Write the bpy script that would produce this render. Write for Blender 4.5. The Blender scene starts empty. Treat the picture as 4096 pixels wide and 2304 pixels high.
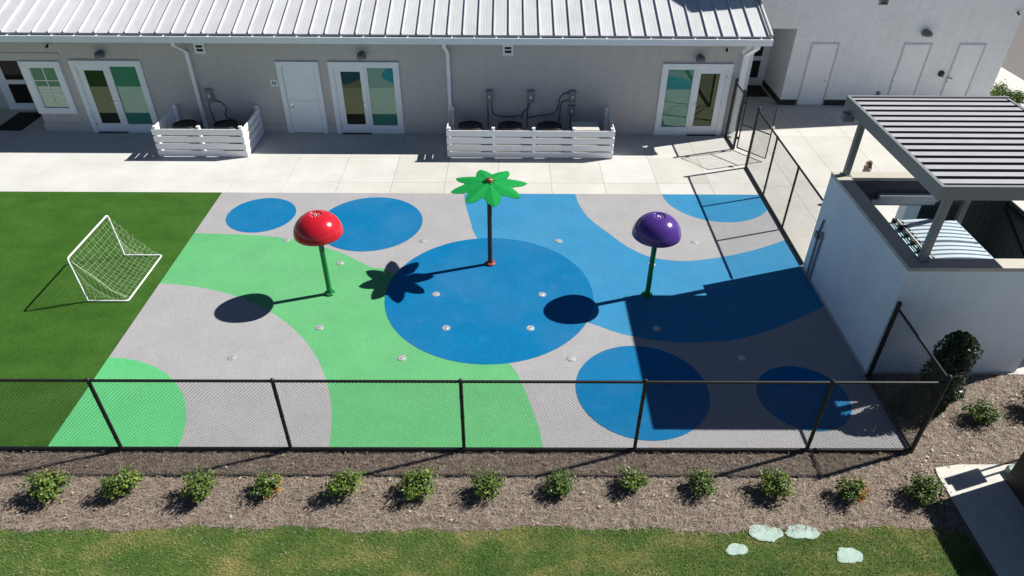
import bpy, bmesh, math, random
import numpy as np
from mathutils import Vector, Matrix
random.seed(7); RNG = np.random.default_rng(11)
S = bpy.context.scene
COL = S.collection
PI = math.pi
SUN = Vector((1.035, 0.325, 1.0))            # towards the sun

# ------------------------------------------------------------------ helpers
class MB:
    """collects shapes, then links them as ONE mesh object"""
    def __init__(s): s.v = []; s.f = []; s.m = []; s.sm = []
    def add(s, vs, fs, mi=0, smooth=False):
        o = len(s.v); s.v += [tuple(v) for v in vs]
        for f in fs:
            s.f.append([i + o for i in f]); s.m.append(mi); s.sm.append(smooth)
    def box(s, x0, x1, y0, y1, z0, z1, mi=0):
        v = [(x0,y0,z0),(x1,y0,z0),(x1,y1,z0),(x0,y1,z0),(x0,y0,z1),(x1,y0,z1),(x1,y1,z1),(x0,y1,z1)]
        s.add(v, [(0,3,2,1),(4,5,6,7),(0,1,5,4),(1,2,6,5),(2,3,7,6),(3,0,4,7)], mi)
    def bevbox(s, x0, x1, y0, y1, z0, z1, b=.01, mi=0):
        bm = bmesh.new()
        bmesh.ops.create_cube(bm, size=1)
        for v in bm.verts:
            v.co = Vector(((x0+x1)/2 + v.co.x*(x1-x0), (y0+y1)/2 + v.co.y*(y1-y0), (z0+z1)/2 + v.co.z*(z1-z0)))
        bmesh.ops.bevel(bm, geom=bm.edges[:], offset=b, segments=2, profile=.5, affect='EDGES')
        bm.verts.index_update()
        s.add([v.co[:] for v in bm.verts], [[v.index for v in f.verts] for f in bm.faces], mi); bm.free()
    def prism(s, pts, z0, z1, mi=0):
        n = len(pts)
        v = [(p[0],p[1],z0) for p in pts] + [(p[0],p[1],z1) for p in pts]
        s.add(v, [list(range(n))[::-1], list(range(n,2*n))] + [(i,(i+1)%n,(i+1)%n+n,i+n) for i in range(n)], mi)
    def extr(s, prof, x0, x1, mi=0):
        """profile of (y,z) swept along x"""
        n = len(prof)
        v = [(x0,p[0],p[1]) for p in prof] + [(x1,p[0],p[1]) for p in prof]
        s.add(v, [list(range(n)), list(range(n,2*n))[::-1]] + [(i+n,(i+1)%n+n,(i+1)%n,i) for i in range(n)], mi)
    def tube(s, pts, r, n=8, mi=0, caps=True, smooth=True):
        pts = [Vector(p) for p in pts]; k = len(pts)
        rr = r if isinstance(r, (list, tuple)) else [r]*k
        up = None; vs = []
        for i, p in enumerate(pts):
            d = (pts[min(i+1,k-1)] - pts[max(i-1,0)]).normalized()
            if up is None:
                up = Vector((0,0,1)) if abs(d.z) < .9 else Vector((1,0,0))
            a = d.cross(up).normalized(); b = a.cross(d).normalized(); up = b
            for j in range(n):
                t = 2*PI*(j+.5)/n
                vs.append(p + (a*math.cos(t) + b*math.sin(t))*rr[i])
        fs = []
        for i in range(k-1):
            for j in range(n):
                fs.append((i*n+j, i*n+(j+1)%n, (i+1)*n+(j+1)%n, (i+1)*n+j))
        s.add(vs, fs, mi, smooth)
        if caps:
            s.add(vs[:n], [list(range(n))[::-1]], mi); s.add(vs[-n:], [list(range(n))], mi)
    def lathe(s, prof, c=(0,0,0), n=32, mi=0, smooth=True):
        vs = []; fs = []
        for r, z in prof:
            for j in range(n):
                t = 2*PI*j/n; vs.append((c[0]+r*math.cos(t), c[1]+r*math.sin(t), c[2]+z))
        for i in range(len(prof)-1):
            for j in range(n):
                fs.append((i*n+j, i*n+(j+1)%n, (i+1)*n+(j+1)%n, (i+1)*n+j))
        s.add(vs, fs, mi, smooth)
    def disc(s, c, r, n=24, mi=0):
        s.add([(c[0]+r*math.cos(2*PI*j/n), c[1]+r*math.sin(2*PI*j/n), c[2]) for j in range(n)], [list(range(n))], mi)
    def build(s, name, mat, parent=None):
        me = bpy.data.meshes.new(name)
        me.from_pydata(s.v, [], s.f)
        me.polygons.foreach_set('material_index', s.m)
        me.polygons.foreach_set('use_smooth', s.sm)
        for m in (mat if isinstance(mat, (list, tuple)) else [mat]): me.materials.append(m)
        me.update()
        o = bpy.data.objects.new(name, me); COL.objects.link(o)
        if parent: o.parent = parent
        return o

def tag(o, label=None, cat=None, group=None, kind=None):
    if label: o['label'] = label
    if cat: o['category'] = cat
    if group: o['group'] = group
    if kind: o['kind'] = kind
    return o
def empty(name, loc=(0,0,0), rz=0):
    o = bpy.data.objects.new(name, None); o.empty_display_size = .2
    COL.objects.link(o); o.location = loc; o.rotation_euler = (0,0,rz); return o
def kids(o): return [c for c in COL.objects if c.parent == o]
def copy_tree(o, parent=None):
    c = o.copy(); COL.objects.link(c); c.parent = parent
    for ch in kids(o): copy_tree(ch, c)
    return c
def sheet(name, x0, x1, y0, y1, z, mat):
    b = MB(); b.add([(x0,y0,z),(x1,y0,z),(x1,y1,z),(x0,y1,z)], [(0,1,2,3)])
    return tag(b.build(name, mat), kind='structure')

# ---------------------------------------------------------------- materials
def newmat(name):
    m = bpy.data.materials.new(name); m.use_nodes = True
    nt = m.node_tree; b = nt.nodes['Principled BSDF']
    return m, nt, b
def N(nt, typ, **kw):
    n = nt.nodes.new(typ)
    for k, v in kw.items(): setattr(n, k, v)
    return n
def coords(nt, scale=(1,1,1)):
    g = N(nt, 'ShaderNodeNewGeometry')
    mp = N(nt, 'ShaderNodeMapping'); mp.inputs['Scale'].default_value = scale
    nt.links.new(g.outputs['Position'], mp.inputs['Vector']); return mp.outputs['Vector']
def noise(nt, vec, scale, detail=3, rough=.6):
    n = N(nt, 'ShaderNodeTexNoise'); n.inputs['Scale'].default_value = scale
    n.inputs['Detail'].default_value = detail; n.inputs['Roughness'].default_value = rough
    nt.links.new(vec, n.inputs['Vector']); return n.outputs['Fac']
def ramp(nt, fac, stops):
    r = N(nt, 'ShaderNodeValToRGB'); e = r.color_ramp.elements
    while len(e) < len(stops): e.new(.5)
    for el, (p, c) in zip(e, stops):
        el.position = p; el.color = (*c, 1) if len(c) == 3 else c
    nt.links.new(fac, r.inputs['Fac']); return r.outputs['Color']
def mix(nt, a, b, fac, typ='MIX'):
    n = N(nt, 'ShaderNodeMix', data_type='RGBA', blend_type=typ)
    for sock, val in ((n.inputs[6], a), (n.inputs[7], b)):
        if isinstance(val, (tuple, list)): sock.default_value = (*val, 1) if len(val) == 3 else val
        else: nt.links.new(val, sock)
    if isinstance(fac, (int, float)): n.inputs[0].default_value = fac
    else: nt.links.new(fac, n.inputs[0])
    return n.outputs[2]
def bump(nt, b, h, strength=.3, dist=.01):
    n = N(nt, 'ShaderNodeBump'); n.inputs['Strength'].default_value = strength; n.inputs['Distance'].default_value = dist
    nt.links.new(h, n.inputs['Height']); nt.links.new(n.outputs['Normal'], b.inputs['Normal'])
def mul(c, k): return tuple(min(1, x*k) for x in c)

def simple(name, col, rough=.5, metal=0, var=.12, scale=9, fine=0, bmp=0, spec=.5):
    m, nt, b = newmat(name)
    v = coords(nt)
    c = ramp(nt, noise(nt, v, scale, 4), [(.3, mul(col, 1-var)), (.7, mul(col, 1+var))])
    if fine:
        f = noise(nt, v, 160, 2, .8)
        c = mix(nt, c, ramp(nt, f, [(.3, (1-fine,)*3), (.7, (1,)*3)]), 1, 'MULTIPLY')
    nt.links.new(c, b.inputs['Base Color'])
    b.inputs['Roughness'].default_value = rough; b.inputs['Metallic'].default_value = metal
    b.inputs['Specular IOR Level'].default_value = spec
    if bmp: bump(nt, b, noise(nt, v, 60, 3), bmp, .01)
    return m

def rubber(name, col):
    m, nt, b = newmat(name); v = coords(nt)
    vo = N(nt, 'ShaderNodeTexVoronoi'); vo.inputs['Scale'].default_value = 95; nt.links.new(v, vo.inputs['Vector'])
    sep = N(nt, 'ShaderNodeSeparateColor'); nt.links.new(vo.outputs['Color'], sep.inputs[0])
    g = ramp(nt, sep.outputs[0], [(0, mul(col, .76)), (.25, mul(col, .94)), (.7, col), (1, mul(col, 1.14))])
    big = ramp(nt, noise(nt, v, 1.3, 5, .65), [(.25, (.9,.9,.9)), (.7, (1.04,1.04,1.04))])
    c = mix(nt, g, big, 1, 'MULTIPLY')
    fade = ramp(nt, noise(nt, v, .55, 4, .6), [(.42, (0,0,0)), (.75, (1,1,1))])
    c = mix(nt, c, mix(nt, c, (.34,.36,.36), .055), fade)
    dirt = ramp(nt, noise(nt, v, 2.6, 8, .78), [(.56, (0,0,0)), (.78, (1,1,1))])
    c = mix(nt, c, mix(nt, c, (.20,.19,.17), .16), dirt)
    nt.links.new(c, b.inputs['Base Color'])
    b.inputs['Roughness'].default_value = .95; b.inputs['Specular IOR Level'].default_value = .08
    bump(nt, b, sep.outputs[1], .25, .004)
    return m

def concrete(name, xo=1.18, xp=1.447, ys=(17.0, 18.53), lift=1.0, xcut=-30):
    """slabs with sawn joints, each slab its own tone, stains"""
    m, nt, b = newmat(name); L = nt.links; v = coords(nt)
    sp = N(nt, 'ShaderNodeSeparateXYZ'); L.new(v, sp.inputs[0])
    def mth(op, a, bb=None, c=None):
        n = N(nt, 'ShaderNodeMath', operation=op)
        for i, q in enumerate((a, bb, c)):
            if q is None: continue
            if isinstance(q, (int, float)): n.inputs[i].default_value = q
            else: L.new(q, n.inputs[i])
        return n.outputs[0]
    u = mth('DIVIDE', mth('SUBTRACT', sp.outputs[0], xo), xp)
    fr = mth('ABSOLUTE', mth('SUBTRACT', mth('FRACT', mth('ADD', u, .5)), .5))
    jx = mth('LESS_THAN', fr, .0065/xp)
    cell = mth('FLOOR', u); j = jx
    for k, yy in enumerate(ys):
        d = mth('ABSOLUTE', mth('SUBTRACT', sp.outputs[1], yy))
        j = mth('MAXIMUM', j, mth('LESS_THAN', d, .006))
        cell = mth('ADD', cell, mth('MULTIPLY', mth('GREATER_THAN', sp.outputs[1], yy), 17.3*(k+1)))
    wn = N(nt, 'ShaderNodeTexWhiteNoise', noise_dimensions='1D'); L.new(cell, wn.inputs['W'])
    base = ramp(nt, wn.outputs['Value'], [(0, mul((.50,.488,.452), lift)), (.5, mul((.535,.524,.49), lift)), (1, mul((.56,.552,.528), lift))])
    bg = ramp(nt, noise(nt, v, .9, 6, .65), [(.3, (.88,.87,.85)), (.65, (1.03,1.03,1.03))])
    mr = N(nt, 'ShaderNodeMapRange'); mr.inputs[1].default_value = -9; mr.inputs[2].default_value = -3; L.new(sp.outputs[0], mr.inputs[0])
    base = mix(nt, mul((.545,.545,.525), lift), base, mr.outputs[0])
    c = mix(nt, base, bg, 1, 'MULTIPLY')
    fn = ramp(nt, noise(nt, v, 90, 2, .8), [(.3, (.88,.88,.88)), (.6, (1,1,1))])
    c = mix(nt, c, fn, 1, 'MULTIPLY')
    st = ramp(nt, noise(nt, v, 2.3, 7, .75), [(.62, (0,0,0)), (.85, (1,1,1))])
    c = mix(nt, c, mix(nt, c, (.33,.27,.19), .35), st)
    c = mix(nt, c, (.16,.15,.13), mth('MULTIPLY', j, mth('ADD', mth('MULTIPLY', mr.outputs[0], .65), .12)))
    L.new(c, b.inputs['Base Color']); b.inputs['Roughness'].default_value = .8
    b.inputs['Specular IOR Level'].default_value = .3
    bump(nt, b, noise(nt, v, 40, 4), .1, .01)
    return m

def brickpaint(name, col, var=.05):
    m, nt, b = newmat(name); L = nt.links
    tc = N(nt, 'ShaderNodeNewGeometry'); sp = N(nt, 'ShaderNodeSeparateXYZ'); L.new(tc.outputs['Position'], sp.inputs[0])
    ad = N(nt, 'ShaderNodeMath', operation='ADD'); L.new(sp.outputs[0], ad.inputs[0]); L.new(sp.outputs[1], ad.inputs[1])
    cb = N(nt, 'ShaderNodeCombineXYZ'); L.new(ad.outputs[0], cb.inputs[0]); L.new(sp.outputs[2], cb.inputs[1])
    br = N(nt, 'ShaderNodeTexBrick'); L.new(cb.outputs[0], br.inputs['Vector'])
    br.inputs['Scale'].default_value = 1; br.inputs['Brick Width'].default_value = .21; br.inputs['Row Height'].default_value = .072
    br.inputs['Mortar Size'].default_value = .006; br.inputs['Mortar Smooth'].default_value = .3
    br.inputs['Color1'].default_value = (*mul(col, 1-var), 1); br.inputs['Color2'].default_value = (*mul(col, 1+var), 1)
    br.inputs['Mortar'].default_value = (*mul(col, .93), 1)
    v = coords(nt)
    c = mix(nt, br.outputs['Color'], ramp(nt, noise(nt, v, 1.5, 5), [(.3, (.96,.96,.96)), (.7, (1.02,1.02,1.02))]), 1, 'MULTIPLY')
    c = mix(nt, c, ramp(nt, noise(nt, coords(nt, (5,5,.35)), 1.6, 5, .7), [(.35, (.945,.94,.93)), (.6, (1,1,1))]), 1, 'MULTIPLY')
    L.new(c, b.inputs['Base Color']); b.inputs['Roughness'].default_value = .65
    iv = N(nt, 'ShaderNodeMath', operation='SUBTRACT'); iv.inputs[0].default_value = 1; L.new(br.outputs['Fac'], iv.inputs[1])
    bump(nt, b, iv.outputs[0], .5, .006)
    return m

def glass(name, base, refl=.22, tint=(.85,1,.9)):
    m, nt, b = newmat(name); L = nt.links
    b.inputs['Base Color'].default_value = (*base, 1); b.inputs['Roughness'].default_value = .4
    b.inputs['Specular IOR Level'].default_value = .1
    g = N(nt, 'ShaderNodeBsdfGlossy'); g.inputs['Roughness'].default_value = .015; g.inputs['Color'].default_value = (*tint, 1)
    v = coords(nt); nz = noise(nt, v, 1.1, 1)
    bp = N(nt, 'ShaderNodeBump'); bp.inputs['Strength'].default_value = .05; bp.inputs['Distance'].default_value = .02
    L.new(nz, bp.inputs['Height']); L.new(bp.outputs['Normal'], g.inputs['Normal'])
    mx = N(nt, 'ShaderNodeMixShader'); mx.inputs[0].default_value = refl
    L.new(b.outputs[0], mx.inputs[1]); L.new(g.outputs[0], mx.inputs[2])
    L.new(mx.outputs[0], nt.nodes['Material Output'].inputs['Surface'])
    return m

def ramped(name, scale, stops, rough=.85, stretch=(1,1,1), detail=4, fine=None, bmp=.3):
    m, nt, b = newmat(name); v = coords(nt, stretch)
    c = ramp(nt, noise(nt, v, scale, detail, .65), stops)
    if fine:
        f = noise(nt, coords(nt), fine[0], 2, .8)
        c = mix(nt, c, ramp(nt, f, [(.32, (fine[1],)*3), (.68, (fine[2],)*3)]), 1, 'MULTIPLY')
    nt.links.new(c, b.inputs['Base Color']); b.inputs['Roughness'].default_value = rough
    b.inputs['Specular IOR Level'].default_value = .08
    if bmp: bump(nt, b, noise(nt, coords(nt), 70, 3), bmp, .02)
    return m

def leafmat(name, col, rough=.45):
    m, nt, b = newmat(name); v = coords(nt)
    c = ramp(nt, noise(nt, v, 22, 2), [(.3, mul(col, .7)), (.7, mul(col, 1.3))])
    nt.links.new(c, b.inputs['Base Color']); b.inputs['Roughness'].default_value = rough
    b.inputs['Specular IOR Level'].default_value = .35
    t = N(nt, 'ShaderNodeBsdfTranslucent'); nt.links.new(c, t.inputs['Color'])
    mx = N(nt, 'ShaderNodeMixShader'); mx.inputs[0].default_value = .22
    nt.links.new(b.outputs[0], mx.inputs[1]); nt.links.new(t.outputs[0], mx.inputs[2])
    nt.links.new(mx.outputs[0], nt.nodes['Material Output'].inputs['Surface'])
    return m

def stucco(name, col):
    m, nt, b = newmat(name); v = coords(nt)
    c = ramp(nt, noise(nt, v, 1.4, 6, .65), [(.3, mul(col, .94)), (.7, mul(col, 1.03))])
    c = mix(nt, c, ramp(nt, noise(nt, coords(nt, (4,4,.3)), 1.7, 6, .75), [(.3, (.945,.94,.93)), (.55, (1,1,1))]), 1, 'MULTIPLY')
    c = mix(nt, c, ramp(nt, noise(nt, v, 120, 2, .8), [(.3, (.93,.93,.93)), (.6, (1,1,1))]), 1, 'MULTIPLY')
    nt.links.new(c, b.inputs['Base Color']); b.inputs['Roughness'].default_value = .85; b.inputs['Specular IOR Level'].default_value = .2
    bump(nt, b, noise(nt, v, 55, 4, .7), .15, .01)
    return m

def turfmat():
    m, nt, b = newmat('artificial_turf'); L = nt.links; v = coords(nt)
    c = ramp(nt, noise(nt, coords(nt, (1,1.5,1)), 1.1, 5, .6), [(.3, (.036,.105,.013)), (.5, (.046,.130,.017)), (.72, (.062,.15,.026))])
    a = ramp(nt, noise(nt, coords(nt, (1,2.2,1)), 14, 4, .75), [(.3, (.70,.72,.70)), (.7, (1.22,1.2,1.2))])
    c = mix(nt, c, a, 1, 'MULTIPLY')
    a = ramp(nt, noise(nt, v, 75, 2, .8), [(.3, (.55,.58,.55)), (.7, (1.35,1.32,1.3))])
    c = mix(nt, c, a, 1, 'MULTIPLY')
    sp = N(nt, 'ShaderNodeSeparateXYZ'); L.new(v, sp.inputs[0])
    d = N(nt, 'ShaderNodeMath', operation='DIVIDE'); L.new(sp.outputs[0], d.inputs[0]); d.inputs[1].default_value = 3.8
    f = N(nt, 'ShaderNodeMath', operation='FLOOR'); L.new(d.outputs[0], f.inputs[0])
    w = N(nt, 'ShaderNodeTexWhiteNoise', noise_dimensions='1D'); L.new(f.outputs[0], w.inputs['W'])
    c = mix(nt, c, ramp(nt, w.outputs['Value'], [(0, (.93,.93,.93)), (1, (1.05,1.05,1.05))]), 1, 'MULTIPLY')
    L.new(c, b.inputs['Base Color']); b.inputs['Roughness'].default_value = .8; b.inputs['Specular IOR Level'].default_value = .12
    bump(nt, b, noise(nt, v, 90, 3, .8), .9, .02)
    return m

M = {}
M['white'] = simple('white_paint', (.86,.86,.865), .5, var=.03, scale=3)
M['bright'] = simple('white_powder_coat', (.84,.84,.84), .35, var=.02)
M['trim'] = simple('white_trim', (.84,.865,.885), .45, var=.03, scale=4)
M['taupe'] = brickpaint('taupe_painted_brick', (.56,.53,.50), .03)
M['whitebrick'] = brickpaint('white_painted_brick', (.88,.895,.90), .03)
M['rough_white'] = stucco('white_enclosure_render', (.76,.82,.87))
M['darkbrick'] = brickpaint('dark_brown_brick', (.026,.023,.021), .3)
M['capbrick'] = brickpaint('pale_cap_brick', (.45,.42,.36), .16)
M['metalroof'] = None
M['black'] = simple('black_vinyl', (.012,.012,.012), .45, var=.2)
M['bronze'] = simple('dark_opening', (.012,.011,.011), .6)
M['guttershade'] = simple('gutter_inside_shade', (.07,.075,.085), .6)  # shade inside the white gutter put into the colour; soffit shares it
M['concrete'] = concrete('concrete_slabs')
M['yard'] = concrete('yard_concrete', xo=9.15, xp=1.4, ys=(20.1, 16.9), lift=1.0)
M['slab'] = simple('path_concrete', (.55,.53,.48), .8, var=.1, scale=3, fine=.15, bmp=.1)
M['asphalt'] = simple('asphalt', (.125,.115,.11), .9, var=.12, scale=4, fine=.3, bmp=.3)
M['earth'] = simple('earth', (.13,.11,.085), .9, var=.2, scale=2, fine=.3)
M['grey'] = rubber('grey_rubber', (.318,.314,.322))
M['blue'] = rubber('deep_blue_rubber', (.002,.138,.315))
M['lblue'] = rubber('light_blue_rubber', (.035,.21,.39))
M['lgreen'] = rubber('light_green_rubber', (.105,.365,.15))
M['mint'] = rubber('mint_green_rubber', (.095,.42,.165))
M['turf'] = turfmat()
M['mulch'] = ramped('pine_straw_bed', 5, [(.25, (.11,.083,.064)), (.5, (.19,.152,.122)), (.75, (.29,.235,.19))], .95, (1,1,1), 6, (120, .5, 1.15), .9)
M['lawn'] = ramped('lawn_soil', 1.1, [(.3, (.05,.1,.022)), (.5, (.095,.135,.035)), (.7, (.2,.185,.07))], .9, (1,1.4,1), 5, (130, .6, 1.1), .6)
M['blade'] = ramped('grass_blades', 1.1, [(.3, (.065,.155,.03)), (.48, (.125,.21,.05)), (.68, (.36,.34,.12))], .7, (1,1.4,1), 5, (60, .6, 1.3), 0)
M['straw1'] = simple('straw_pale', (.44,.365,.30), .8, var=.2)
M['straw2'] = simple('straw_grey_brown', (.31,.25,.205), .85, var=.2)
M['straw3'] = simple('straw_dark', (.11,.085,.07), .9, var=.2)
M['litter'] = simple('dry_leaf_litter', (.33,.21,.12), .8, var=.4)
M['red'] = simple('glossy_red', (.46,.012,.022), .17, var=.05, fine=.1)
M['purple'] = simple('glossy_purple', (.075,.032,.22), .17, var=.05, fine=.25)
M['polegreen'] = simple('green_powder_coat', (.012,.17,.045), .3, var=.06)
M['palmgreen'] = simple('palm_green', (.006,.25,.05), .75, var=.06, fine=.1, spec=.12)
M['trunk'] = simple('brown_pole', (.075,.032,.022), .35, var=.1)
M['steel'] = simple('brushed_steel', (.60,.60,.60), .28, metal=.7, var=.15, scale=40)
M['platemetal'] = simple('jet_plate', (.40,.41,.42), .4, metal=.3, var=.3, scale=30)
M['boxgrey'] = simple('grey_electrical_box', (.24,.25,.26), .5)
M['acgrey'] = simple('condenser_grey', (.10,.10,.10), .5)
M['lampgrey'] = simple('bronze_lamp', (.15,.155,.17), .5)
M['canopy'] = simple('grey_canopy_metal', (.185,.205,.205), .4, var=.06, scale=2)
M['pan'] = simple('lilac_grey_roof_pan', (.38,.375,.39), .4, var=.06, scale=3)
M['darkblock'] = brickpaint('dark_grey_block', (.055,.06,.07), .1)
M['jambshade'] = simple('door_jamb_shade', (.55,.555,.57), .5, var=.05)  # recess shading round the doors, painted as a greyer frame
M['panshade'] = simple('pan_valley_shade', (.055,.058,.06), .5, var=.15)  # same metal as the pans; valley shade painted in as darker colour
M['charcoal'] = simple('charcoal_gate', (.035,.035,.037), .6, var=.2)
M['lid'] = simple('white_plastic_lid', (.46,.55,.62), .35, var=.04)
M['binbody'] = simple('pale_blue_bin', (.45,.66,.72), .45, var=.06)
M['stone'] = ramped('mint_stone', 7, [(.3, (.27,.385,.335)), (.5, (.36,.47,.42)), (.72, (.42,.53,.48))], .8, (1,1,1), 5, (60, .85, 1.05), .3)
M['net'] = simple('net_cord', (.50,.56,.40), .8)
M['leafA'] = leafmat('leaf_bright', (.155,.215,.034))
M['leafB'] = leafmat('leaf_mid', (.082,.14,.024))
M['leafC'] = leafmat('leaf_dark', (.032,.07,.016))
M['leafD'] = leafmat('leaf_orange', (.40,.19,.035))
M['leafE'] = leafmat('leaf_pale', (.36,.38,.17))
M['leafF'] = leafmat('leaf_holly', (.034,.05,.024), .36)
M['twig'] = simple('twig_bark', (.11,.08,.055), .9)
M['glassdoor'] = glass('dark_door_glass', (.010,.009,.007), .075, (.8,.98,.62))
M['glassside'] = glass('green_tinted_glass', (.035,.20,.145), .13, (.78,1,.88))
M['glassblack'] = glass('porch_glass', (.008,.007,.007), .012, (1,1,1))
M['glasswin'] = glass('pale_green_window', (.13,.25,.19), .16, (.9,1,.9))
M['skin'] = simple('skin', (.48,.28,.2), .5, var=.05)
M['hair'] = simple('brown_hair', (.06,.028,.014), .5, var=.3, scale=40)
M['cloth'] = simple('beige_cotton', (.34,.29,.25), .85)
M['denim'] = simple('blue_denim', (.05,.08,.15), .85)
M['mat'] = simple('black_door_mat', (.012,.012,.012), .95, fine=.4)

m, nt, b = newmat('white_metal_roof'); v = coords(nt)
wv = N(nt, 'ShaderNodeTexWave', wave_type='BANDS', bands_direction='X'); wv.inputs['Scale'].default_value = 4.4
nt.links.new(v, wv.inputs['Vector'])
c = ramp(nt, noise(nt, v, 1.4, 4), [(.3, (.50,.51,.53)), (.7, (.56,.57,.59))])
sp_ = N(nt, 'ShaderNodeSeparateXYZ'); nt.links.new(v, sp_.inputs[0])
q1 = N(nt, 'ShaderNodeMath', operation='DIVIDE'); nt.links.new(sp_.outputs[0], q1.inputs[0]); q1.inputs[1].default_value = .4285
q2 = N(nt, 'ShaderNodeMath', operation='FLOOR'); nt.links.new(q1.outputs[0], q2.inputs[0])
q3 = N(nt, 'ShaderNodeTexWhiteNoise', noise_dimensions='1D'); nt.links.new(q2.outputs[0], q3.inputs['W'])
c = mix(nt, c, ramp(nt, q3.outputs['Value'], [(0, (.94,.94,.945)), (1, (1.04,1.04,1.04))]), 1, 'MULTIPLY')
c = mix(nt, c, ramp(nt, noise(nt, coords(nt, (6,.6,.6)), 1.5, 5, .7), [(.3, (.9,.9,.89)), (.6, (1,1,1))]), 1, 'MULTIPLY')
nt.links.new(c, b.inputs['Base Color']); b.inputs['Roughness'].default_value = .42; b.inputs['Metallic'].default_value = .0
bump(nt, b, wv.outputs['Fac'], .12, .02); M['metalroof'] = m

# ------------------------------------------------------------- camera, light
P_, Y_, R_ = 0.63684591, -0.00763271, 0.00803048
def camrot():
    cp, sp = math.cos(P_), math.sin(P_)
    f = Vector((0,cp,-sp)); u = Vector((0,sp,cp)); r = Vector((1,0,0))
    Rz = Matrix.Rotation(Y_, 3, 'Z'); f, u, r = Rz@f, Rz@u, Rz@r
    r2 = r*math.cos(R_) + u*math.sin(R_); u2 = -r*math.sin(R_) + u*math.cos(R_)
    return Matrix((r2, u2, -f)).transposed()
cd = bpy.data.cameras.new('camera'); cam = bpy.data.objects.new('camera', cd); COL.objects.link(cam)
cam.matrix_world = Matrix.Translation((0,0,9)) @ camrot().to_4x4()
cd.sensor_width = 36; cd.lens = 36*2781.77/4096; cd.clip_end = 1000
S.camera = cam

W = bpy.data.worlds.new('World'); S.world = W; W.use_nodes = True
wn = W.node_tree; bg = wn.nodes['Background']; bg.inputs['Strength'].default_value = .052
sk = wn.nodes.new('ShaderNodeTexSky'); sk.sky_type = 'NISHITA'; sk.sun_disc = False
sk.sun_elevation = math.atan2(1, math.hypot(SUN.x, SUN.y)); sk.sun_rotation = math.atan2(SUN.x, SUN.y)
sk.dust_density = .3; sk.altitude = 4500; sk.air_density = .9
wn.links.new(sk.outputs[0], bg.inputs['Color'])
ld = bpy.data.lights.new('sun', 'SUN'); ld.energy = 5; ld.angle = math.radians(.5); ld.color = (1,.965,.90)
lo = bpy.data.objects.new('sun', ld); COL.objects.link(lo)
lo.rotation_euler = SUN.to_track_quat('Z', 'Y').to_euler(); lo.location = (20,10,25)
S.view_settings.view_transform = 'Standard'; S.view_settings.look = 'None'
S.view_settings.exposure = .72; S.view_settings.gamma = 1
S.cycles.use_denoising = True
S.cycles.max_bounces = 8

# ----------------------------------------------------------------- the ground
sheet('ground', -150, 150, -60, 220, -.06, M['earth'])
sheet('concrete_walkway', -40, 6.90, 16.39, 26, 0, M['concrete'])
b = MB(); pts = [(6.90,13.0),(7.0,9.9),(9.62,9.86),(9.62,9.3),(18.9,9.3),(18.9,45),(6.90,45)]
b.add([(x,y,-.002) for x,y in [(6.6,9.5),(18.9,9.5),(18.9,45),(6.90,45),(6.90,16.39),(6.6,16.39)]], [(0,1,2,3,4,5)])
tag(b.build('concrete_yard', M['yard']), kind='structure')
sheet('road', 19.05, 60, 10, 120, -.03, M['asphalt'])
b = MB(); b.box(18.9, 19.05, 10, 120, -.05, .0); tag(b.build('road_kerb', M['slab']), kind='structure')
sheet('artificial_turf', -60, -7.6, 7.66, 16.39, .004, M['turf'])

# splash pad: coloured rubber, laid as inlaid sheets in one mesh
X0, X1, Y0, Y1 = -7.6, 6.68, 7.66, 16.39
def clip(poly):
    def cut(p, f, inter):
        out = []
        for i in range(len(p)):
            a, bb = p[i-1], p[i]
            if f(bb):
                if not f(a): out.append(inter(a, bb))
                out.append(bb)
            elif f(a): out.append(inter(a, bb))
        return out
    lx = lambda k: (lambda a, c: (k, a[1] + (c[1]-a[1])*(k-a[0])/(c[0]-a[0])))
    ly = lambda k: (lambda a, c: (a[0] + (c[0]-a[0])*(k-a[1])/(c[1]-a[1]), k))
    for f, g in ((lambda q: q[0] >= X0, lx(X0)), (lambda q: q[0] <= X1, lx(X1)), (lambda q: q[1] >= Y0, ly(Y0)), (lambda q: q[1] <= Y1, ly(Y1))):
        poly = cut(poly, f, g)
    return poly
def circ(x, y, r, n=128): return [(x + r*math.cos(2*PI*i/n), y + r*math.sin(2*PI*i/n)) for i in range(n)]
def spline(pts, k=10):
    out = []
    P = [pts[0]] + list(pts) + [pts[-1]]
    for i in range(1, len(P)-2):
        for j in range(k):
            t = j/k; a, p, q, d = (np.array(P[i+n], float) for n in (-1,0,1,2))
            out.append(tuple(.5*((2*p) + (-a+q)*t + (2*a-5*p+4*q-d)*t*t + (-a+3*p-3*q+d)*t**3)))
    out.append(tuple(pts[-1])); return out
R2 = [(1.754, 16.846), (1.784, 16.398), (1.869, 15.722), (2.061, 15.1), (2.439, 14.448), (2.828, 13.835), (3.254, 13.427), (3.737, 13.259), (4.244, 13.246), (4.985, 13.41), (5.771, 13.689), (6.663, 14.135), (7.17, 14.452)]
R3 = [(-1.222, 16.897), (-1.166, 16.395), (-1.112, 15.841), (-1.016, 15.348), (-0.905, 14.81), (-0.756, 14.223), (0.11, 12.088), (1.013, 11.265), (1.731, 10.94), (2.125, 10.711), (2.493, 10.563), (3.333, 10.374), (3.951, 10.401), (4.519, 10.464), (5.42, 10.824), (6.431, 11.4), (7.09, 11.815)]
G1 = [(-7.917, 14.363), (-7.593, 14.354), (-6.735, 14.316), (-5.842, 14.252), (-5.887, 14.248), (-5.539, 14.188), (-5.114, 14.081), (-4.19, 13.682), (-3.737, 13.424), (-3.059, 12.92), (-2.828, 12.884), (-2.002, 12.155), (-0.78, 10.869), (0.042, 9.743), (0.265, 9.22), (0.423, 8.652), (0.543, 8.142), (0.593, 7.704), (0.61, 7.468)]
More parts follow.
